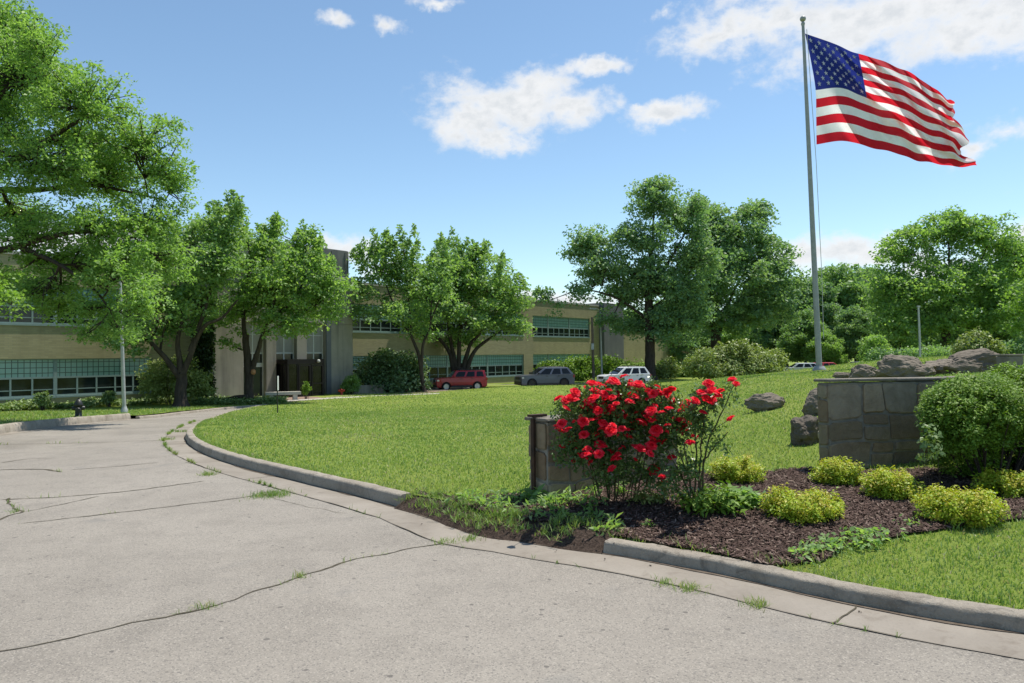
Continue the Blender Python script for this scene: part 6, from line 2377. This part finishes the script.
fol1 = [(Lb(588, 410, 34, 22, Dr, 0.05, 0.9), 150), (Lb(620, 412, 38, 28, Dr, 0.05, 0.9), 180), (Lb(652, 415, 36, 28, Dr, 0.05, 0.9), 170), (Lb(577, 445, 24, 24, Dr, 0, 0.9), 110), (Lb(602, 445, 28, 26, Dr, 0.1, 0.9), 110), (Lb(640, 430, 34, 22, Dr, 0.1, 0.8), 100), (Lb(676, 425, 22, 24, Dr, 0.05, 0.8), 80), (Lb(612, 465, 26, 14, Dr, -0.05, 0.9), 45), (Lb(665, 450, 18, 30, Dr, 0.1, 0.8), 46), (Lb(640, 395, 40, 14, Dr, 0, 0.9), 70), (Lb(610, 390, 26, 10, Dr, 0, 0.9), 50), (Lb(660, 480, 20, 12, Dr, 0.05), 20), (Lb(605, 476, 24, 12, Dr, 0.14, 0.8), 26), (Lb(638, 470, 24, 16, Dr, 0.16, 0.8), 36)]
canes1 = []
rr_ = random.Random(4)
for (px, py) in ((575, 430), (566, 410), (590, 395), (605, 385), (620, 380), (638, 388), (655, 405), (668, 395), (684, 410), (650, 440), (612, 440), (598, 450), (580, 455), (660, 470), (625, 420), (645, 415)):
    bx_ = 618 + (px - 618) * 0.25 + rr_.uniform(-6, 6)
    canes1.append(([P(bx_, 512, 7.35), P(bx_ + (px - bx_) * 0.35, 512 + (py - 512) * 0.5, 7.25), P(px, py, Dr)], 0.007))
rose_bush('broad rose bush smothered in red flowers sprawling over the low stone wall', rb, [(x, y, 1.22) for x, y in FL1], fol1, canes1, 31, 15, Dr)
Dr2 = 6.9
rb2 = Vector((ray(697, 505).x * Dr2, Dr2, float(zlawn(1.7, Dr2))))
fol2 = [(Lb(706, 400, 18, 14, Dr2), 44), (Lb(690, 415, 14, 12, Dr2), 22), (Lb(704, 425, 16, 12, Dr2), 20), (Lb(728, 396, 10, 14, Dr2), 8), (Lb(716, 445, 18, 14, Dr2), 12), (Lb(690, 470, 18, 22, Dr2), 26), (Lb(672, 480, 16, 16, Dr2), 14)]
canes2 = []
for pts in ([(697, 508), (700, 470), (701, 440), (707, 400)], [(701, 508), (703, 465), (712, 430), (726, 405), (734, 385)], [(694, 508), (696, 460), (695, 420), (693, 402)], [(698, 508), (704, 460), (716, 445), (728, 432)], [(692, 506), (684, 480), (674, 462), (668, 450)], [(690, 506), (690, 480), (680, 455), (672, 440)], [(695, 506), (688, 470), (684, 440)], [(688, 507), (676, 490), (668, 470)]):
    canes2.append(([P(x, y, Dr2 + 0.04 * (i % 2)) for i, (x, y) in enumerate(pts)], 0.010))
rose_bush('tall leggy rose with bare canes and few red flowers right of the low wall', rb2, [(x, y, 1.15) for x, y in FL2], fol2, canes2, 37, 14, Dr2)

# leafy perennials around the rose feet
def clump(label, px, py, w, h, n, leaf, mat, seed, D=None, name='perennial_plant', per=8, spread=0.06):
    b = on(px, py, zlawn)
    k = b.y / FPX
    c = Vector((b.x, b.y + w * k * 0.25, b.z))
    lo = [(c.x, c.y, c.z + h * k * 0.5, w * k / 2, w * k / 2.2, h * k * 0.45), (c.x + w * k * 0.2, c.y, c.z + h * k * 0.4, w * k / 3, w * k / 3, h * k * 0.4), (c.x - w * k * 0.2, c.y, c.z + h * k * 0.4, w * k / 3, w * k / 3, h * k * 0.4)]
    return shrub(label, c, lo, mat, n, per, leaf, seed, spread, cat='plant', name=name, stems=14, up=0.8, shell=0.5, stem_r=0.004, bark=M_CANE, aspect=0.42, flat=0.7)


clump('dark green leafy perennial at the foot of the tall rose canes', 716, 518, 66, 32, 120, 0.075, G_HEDGE, 121)
clump('bright green lobed leaf plant on the right of the rose foot perennial', 748, 512, 34, 26, 40, 0.085, G_FRESH, 123)
clump('pale blue grey leafed plant in the mulch between the two roses', 652, 508, 34, 20, 56, 0.05, G_GREY, 125)
clump('bright strap leafed weed tuft at the left foot of the low wall', 538, 503, 20, 14, 14, 0.11, G_FRESH, 127, name='weed', per=6)
clump('small light weed in the open mulch in front of the widest spirea', 868, 548, 22, 16, 12, 0.05, G_FRESH, 129, name='weed', per=6)
clump('tiny weed seedling in the mulch below the blue grey plant', 648, 529, 8, 10, 5, 0.04, G_FRESH, 131, name='weed', per=5, spread=0.03)
clump('light green weed in the mulch just left of the front spirea', 912, 530, 24, 10, 14, 0.05, G_FRESH, 133, name='weed', per=6)
clump('small yellow green sprout standing under the rose bush by the wall', 590, 515, 10, 20, 8, 0.07, G_FRESH, 135, name='weed', per=5, spread=0.03)
clump('small two leafed sprout in the shade under the red roses', 622, 498, 12, 16, 8, 0.07, G_FRESH, 137, name='weed', per=5, spread=0.03)
# an orange leaf scrap patch is bare bark in the mulch, see the chips

# mulch chips
rs = np.random.RandomState(141)
bp = np.array(bed_poly)
x0, y0 = bp.min(0)
x1, y1 = bp.max(0)
cand = rs.uniform((x0, y0), (x1, y1), (90000, 2))
cand = cand[in_poly(cand[:, 0], cand[:, 1], bed_poly)]
cand = cand[rs.uniform(0, 1, len(cand)) < np.clip(6.0 / np.hypot(cand[:, 0], cand[:, 1]), 0, 1)]
cand = cand[:36000]
n = len(cand)
z = zbed(cand[:, 0], cand[:, 1]) + rs.uniform(0.0, 0.018, n)
ang = rs.uniform(0, 2 * math.pi, n)
tilt = rs.normal(0, 0.35, n)
roll_ = rs.normal(0, 0.35, n)
L = rs.uniform(0.008, 0.030, n)
Wd = rs.uniform(0.003, 0.009, n)
u = np.stack([np.cos(ang) * np.cos(tilt), np.sin(ang) * np.cos(tilt), np.sin(tilt)], 1)
w = np.stack([-np.sin(ang) * np.cos(roll_), np.cos(ang) * np.cos(roll_), np.sin(roll_)], 1)
nn = np.cross(u, w)
c = np.column_stack([cand, z])
v = np.stack([c - u * L[:, None] - w * Wd[:, None], c + u * L[:, None] * 0.9 - w * Wd[:, None] * 0.7, c + u * L[:, None] + w * Wd[:, None], c - u * L[:, None] * 0.8 + w * Wd[:, None] * 0.8,
              c + nn * 0.006], 1).reshape(-1, 3)
b_ = np.arange(n) * 5
f = np.concatenate([np.stack([b_ + i, b_ + (i + 1) % 4, b_ + 4], 1) for i in range(4)])
def chip_mat():
    m, nt, b = new_mat('bark mulch')
    at = nnode(nt, 'ShaderNodeAttribute')
    at.attribute_name = 'rnd'
    nt.links.new(ramp_node(nt, at.outputs['Fac'], [(0.0, (0.035, 0.022, 0.017)), (0.55, (0.080, 0.050, 0.040)), (0.88, (0.135, 0.090, 0.075)), (1.0, (0.26, 0.20, 0.16))]), b.inputs['Base Color'])
    b.inputs['Roughness'].default_value = 0.9
    b.inputs['Specular IOR Level'].default_value = 0.2
    return m
r_ = rs.uniform(0, 1, n)
tag(mesh_arrays('mulch', v, f, chip_mat(), None, np.tile(r_, 4)), kind='stuff')


# ------------------------------------------------------------------ grass blades
def blades(name, pts, z, h, wd, mat, seed, lean=0.55, dry=0.06):
    rs = np.random.RandomState(seed)
    n = len(pts)
    h = h * rs.uniform(0.55, 1.25, n)
    a = rs.uniform(0, 2 * math.pi, n)
    ln = np.abs(rs.normal(0, lean, n))
    d = np.stack([np.cos(a) * np.sin(ln), np.sin(a) * np.sin(ln), np.cos(ln)], 1)
    a2 = rs.uniform(0, 2 * math.pi, n)
    s = np.stack([np.cos(a2), np.sin(a2), np.zeros(n)], 1) * (wd * rs.uniform(0.7, 1.3, n))[:, None] * 0.5
    c = np.column_stack([pts, z])
    bend = np.stack([np.cos(a), np.sin(a), np.full(n, -0.25)], 1) * (h * 0.22)[:, None]
    mid = c + d * (h * 0.55)[:, None]
    tip = c + d * h[:, None] + bend
    v = np.stack([c - s, c + s, mid + s * 0.75, mid - s * 0.75, tip], 1).reshape(-1, 3)
    b = np.arange(n) * 5
    f = np.concatenate([np.stack([b, b + 1, b + 2], 1), np.stack([b, b + 2, b + 3], 1), np.stack([b + 3, b + 2, b + 4], 1)])
    pat = 0.5 + 0.5 * np.sin(pts[:, 0] * 1.9 + 2 * np.sin(pts[:, 1] * 0.8)) * np.sin(pts[:, 1] * 1.3 + 1.5 * np.sin(pts[:, 0] * 0.6))
    r = np.clip(0.45 * rs.uniform(0, 1, n) + 0.38 * pat, 0, 0.8)
    band = np.sin((pts[:, 0] * 0.35 - pts[:, 1] * 0.94) * 2 * math.pi / 2.3)
    r = np.clip(r + 0.07 * np.sign(band) * (np.abs(band) > 0.15), 0, 0.82)
    dp = np.sin(pts[:, 0] * 0.9 + 1.3 * np.sin(pts[:, 1] * 0.55)) * np.sin(pts[:, 1] * 0.7 + 1.1 * np.sin(pts[:, 0] * 0.5 + 2))
    dry = dry + 0.30 * ss(0.55, 0.95, dp)
    r[rs.uniform(0, 1, n) < dry] = rs.uniform(0.85, 1.0)
    o = mesh_arrays(name, v, f, mat, None, np.tile(r, 3))
    return tag(o, kind='stuff')


rs = np.random.RandomState(151)
NB = 480000
rad = 4.6 * (66.0 / 4.6) ** (rs.uniform(0, 1, NB) ** 0.92)
angw = rs.uniform(-0.70, 0.72, NB)
wide = rs.uniform(0, 1, NB) < 0.12
angw[wide] = rs.uniform(0.70, 1.25, wide.sum())
gxp, gyp = rad * np.sin(angw), rad * np.cos(angw)
ok = in_poly(gxp, gyp, main_poly)
gxp, gyp, rad = gxp[ok], gyp[ok], rad[ok]
inb = in_poly(gxp, gyp, bed_poly)
# weeds and grass creep into the left tip of the bed
nz = np.sin(gxp * 7.3 + 2.1 * np.sin(gyp * 5.1)) * np.sin(gyp * 6.7 + 1.7 * np.sin(gxp * 4.3))
left_tip = inb & (gxp < 0.45) & (nz > -0.25)
keep = (~inb) | left_tip
gxp, gyp, rad = gxp[keep], gyp[keep], rad[keep]
pts = np.column_stack([gxp, gyp])
blades('grass', pts, zlawn(gxp, gyp) - 0.005, np.clip(0.034 + 0.0007 * rad, 0.036, 0.075), np.clip(0.0035 + 0.00075 * rad, 0.005, 0.04), G_GRASS, 153)
# left verge
NB = 40000
rad = rs.uniform(15, 46, NB)
angw = rs.uniform(-0.72, -0.2, NB)
gxp, gyp = rad * np.sin(angw), rad * np.cos(angw)
ok = in_poly(gxp, gyp, left_poly)
gxp, gyp, rad = gxp[ok], gyp[ok], rad[ok]
blades('grass', np.column_stack([gxp, gyp]), zlawn(gxp, gyp) - 0.005, np.full(len(gxp), 0.10), np.full(len(gxp), 0.03), G_GRASS, 157)
# taller tufts along the kerb edge and at the bed edge
ed = np.array([(p.x, p.y) for p in offset(path_near, -0.20) + offset(path_far, -0.20)])
ed = ed[np.hypot(ed[:, 0], ed[:, 1]) < 26]
pp = np.repeat(ed, 26, 0) + rs.normal(0, 0.045, (len(ed) * 26, 2))
pp = pp[~in_poly(pp[:, 0], pp[:, 1], bed_poly) & in_poly(pp[:, 0], pp[:, 1], main_poly)]
blades('grass', pp, zlawn(pp[:, 0], pp[:, 1]) - 0.005, np.full(len(pp), 0.062), np.full(len(pp), 0.007), G_GRASS, 159)
be = np.array(bed_poly)
be = be[(be[:, 1] > 5.0)]
pp = np.repeat(be, 14, 0) + rs.normal(0, 0.06, (len(be) * 14, 2))
pp = pp[in_poly(pp[:, 0], pp[:, 1], main_poly)]
nz = np.sin(pp[:, 0] * 5.1) * np.sin(pp[:, 1] * 4.3 + 1)
pp = pp[nz > -0.1]
blades('grass', pp, zlawn(pp[:, 0], pp[:, 1]) + 0.01, np.full(len(pp), 0.085), np.full(len(pp), 0.008), G_GRASS, 161, 0.8)
# mulch and weeds spilled over the bank where the kerb is missing
bk = []
for p, q in zip(path_gap, offset(path_gap, -0.36)):
    for _ in range(40):
        t_ = rs.uniform(0, 1) ** 0.8
        bk.append((p.x + (q.x - p.x) * t_ + rs.normal() * 0.04, p.y + (q.y - p.y) * t_ + rs.normal() * 0.04, t_))
bk = np.array(bk)
bz = zroad(bk[:, 0], bk[:, 1]) + 0.036 + 0.135 * bk[:, 2] ** 0.75
sel = rs.uniform(0, 1, len(bk)) < 0.8
c = np.column_stack([bk[sel, :2], bz[sel] + rs.uniform(0, 0.015, sel.sum())])
v, f = leaf_quads(rs, c, 1, 0.01, 0.030, up=0.9, flat=0.3, aspect=0.35)
tag(mesh_arrays('mulch', v, f, bpy.data.materials['bark mulch'], None, rs.uniform(0, 1, len(f))), kind='stuff')
sel = (np.sin(bk[:, 0] * 7.0) * np.sin(bk[:, 1] * 6.0 + 1.0) > -0.55) & (bk[:, 2] > 0.08) & (bk[:, 0] < 0.75)
blades('grass', np.repeat(bk[sel, :2], 5, 0) + rs.normal(0, 0.02, (sel.sum() * 5, 2)), np.repeat(bz[sel], 5), np.full(sel.sum() * 5, 0.07), np.full(sel.sum() * 5, 0.008), G_GRASS, 171, 0.8)
# broad weeds in the left tip
wp = rs.uniform((-1.6, 6.2), (0.9, 8.2), (240, 2))
wp = wp[in_poly(wp[:, 0], wp[:, 1], bed_poly)]
wc = np.column_stack([wp, zbed(wp[:, 0], wp[:, 1]) + 0.03])
v, f = leaf_quads(rs, wc, 16, 0.075, 0.075, up=0.5, flat=0.7, aspect=0.3)
tag(mesh_arrays('weeds', v, f, G_FRESH, None, rs.uniform(0, 1, len(f))), kind='stuff')
# clover and weeds at the grass edge of the bed
fw = smooth_path([on(x, y, zlawn) for x, y in ((803, 560), (820, 553), (845, 546), (885, 540))], 0.05)
fw = np.array([(p.x, p.y) for p in fw])
fw = np.repeat(fw, 3, 0) + rs.normal(0, 0.09, (len(fw) * 3, 2))
wc = np.column_stack([fw, zlawn(fw[:, 0], fw[:, 1]) + 0.05])
v, f = leaf_quads(rs, wc, 9, 0.06, 0.045, up=0.8, flat=0.6, aspect=0.6)
tag(mesh_arrays('weeds', v, f, G_FRESH, None, rs.uniform(0, 1, len(f))), kind='stuff')
# tufts in the cracks
cp = []
for (x, y, ci) in crack_pts:
    nzz = noise.noise(Vector((x * 1.7, y * 1.7, 3.0 + ci)))
    if y > 26:
        continue
    if ci == 0 and nzz > 0.05:
        cp += [(x, y)] * 3
    elif ci == 99 and nzz > 0.02:
        cp += [(x, y)] * ((4 if nzz < 0.3 else 9) if y < 8.3 else (10 if nzz < 0.2 else 60))
    elif nzz > 0.25:
        cp += [(x, y)] * 2
for (px, py, k, sp_) in ((275, 495, 500, 0.13), (258, 497, 160, 0.10), (208, 475, 160, 0.07), (166, 440, 120, 0.1), (180, 432, 120, 0.16), (16, 512, 50, 0.05), (208, 607, 50, 0.04), (200, 609, 20, 0.03), (446, 543, 90, 0.06), (685, 587, 150, 0.06), (672, 585, 80, 0.05), (760, 604, 150, 0.05), (470, 540, 130, 0.06), (300, 577, 60, 0.03)):
    p = on(px, py, zroad)
    if px > 600:
        p = min((Vector((a_, b_, 0)) for a_, b_, c_ in crack_pts if c_ == 99), key=lambda t_: (t_ - Vector((p.x, p.y, 0))).length)
    q = rs.normal(0, 1, (k, 2)) * sp_ * np.array([0.8, 0.9]) + np.array([p.x, p.y])
    cp += [tuple(t) for t in q]
cp = np.array(cp)
cp = cp + rs.normal(0, 0.008, cp.shape)
blades('weeds', cp, zroad(cp[:, 0], cp[:, 1]), np.full(len(cp), 0.045) + 0.002 * np.hypot(cp[:, 0], cp[:, 1]), np.clip(0.0006 * np.hypot(cp[:, 0], cp[:, 1]), 0.005, 0.02), G_GRASS, 163, 0.9)
# dead leaves and grit along the gutter
gl = []
for p in path_near[::3] + path_gap[::2]:
    if rs.uniform() < 0.55:
        gl.append((p.x + rs.normal() * 0.05, p.y - 0.08 - abs(rs.normal()) * 0.10))
gl = np.array(gl)
wc = np.column_stack([gl, zroad(gl[:, 0], gl[:, 1]) + 0.012])
v, f = leaf_quads(rs, wc, 2, 0.05, 0.022, up=2.0, flat=0.05, aspect=0.6)
tag(mesh_arrays('leaf_litter', v, f, M_SOIL, None, rs.uniform(0, 1, len(f))), kind='stuff')
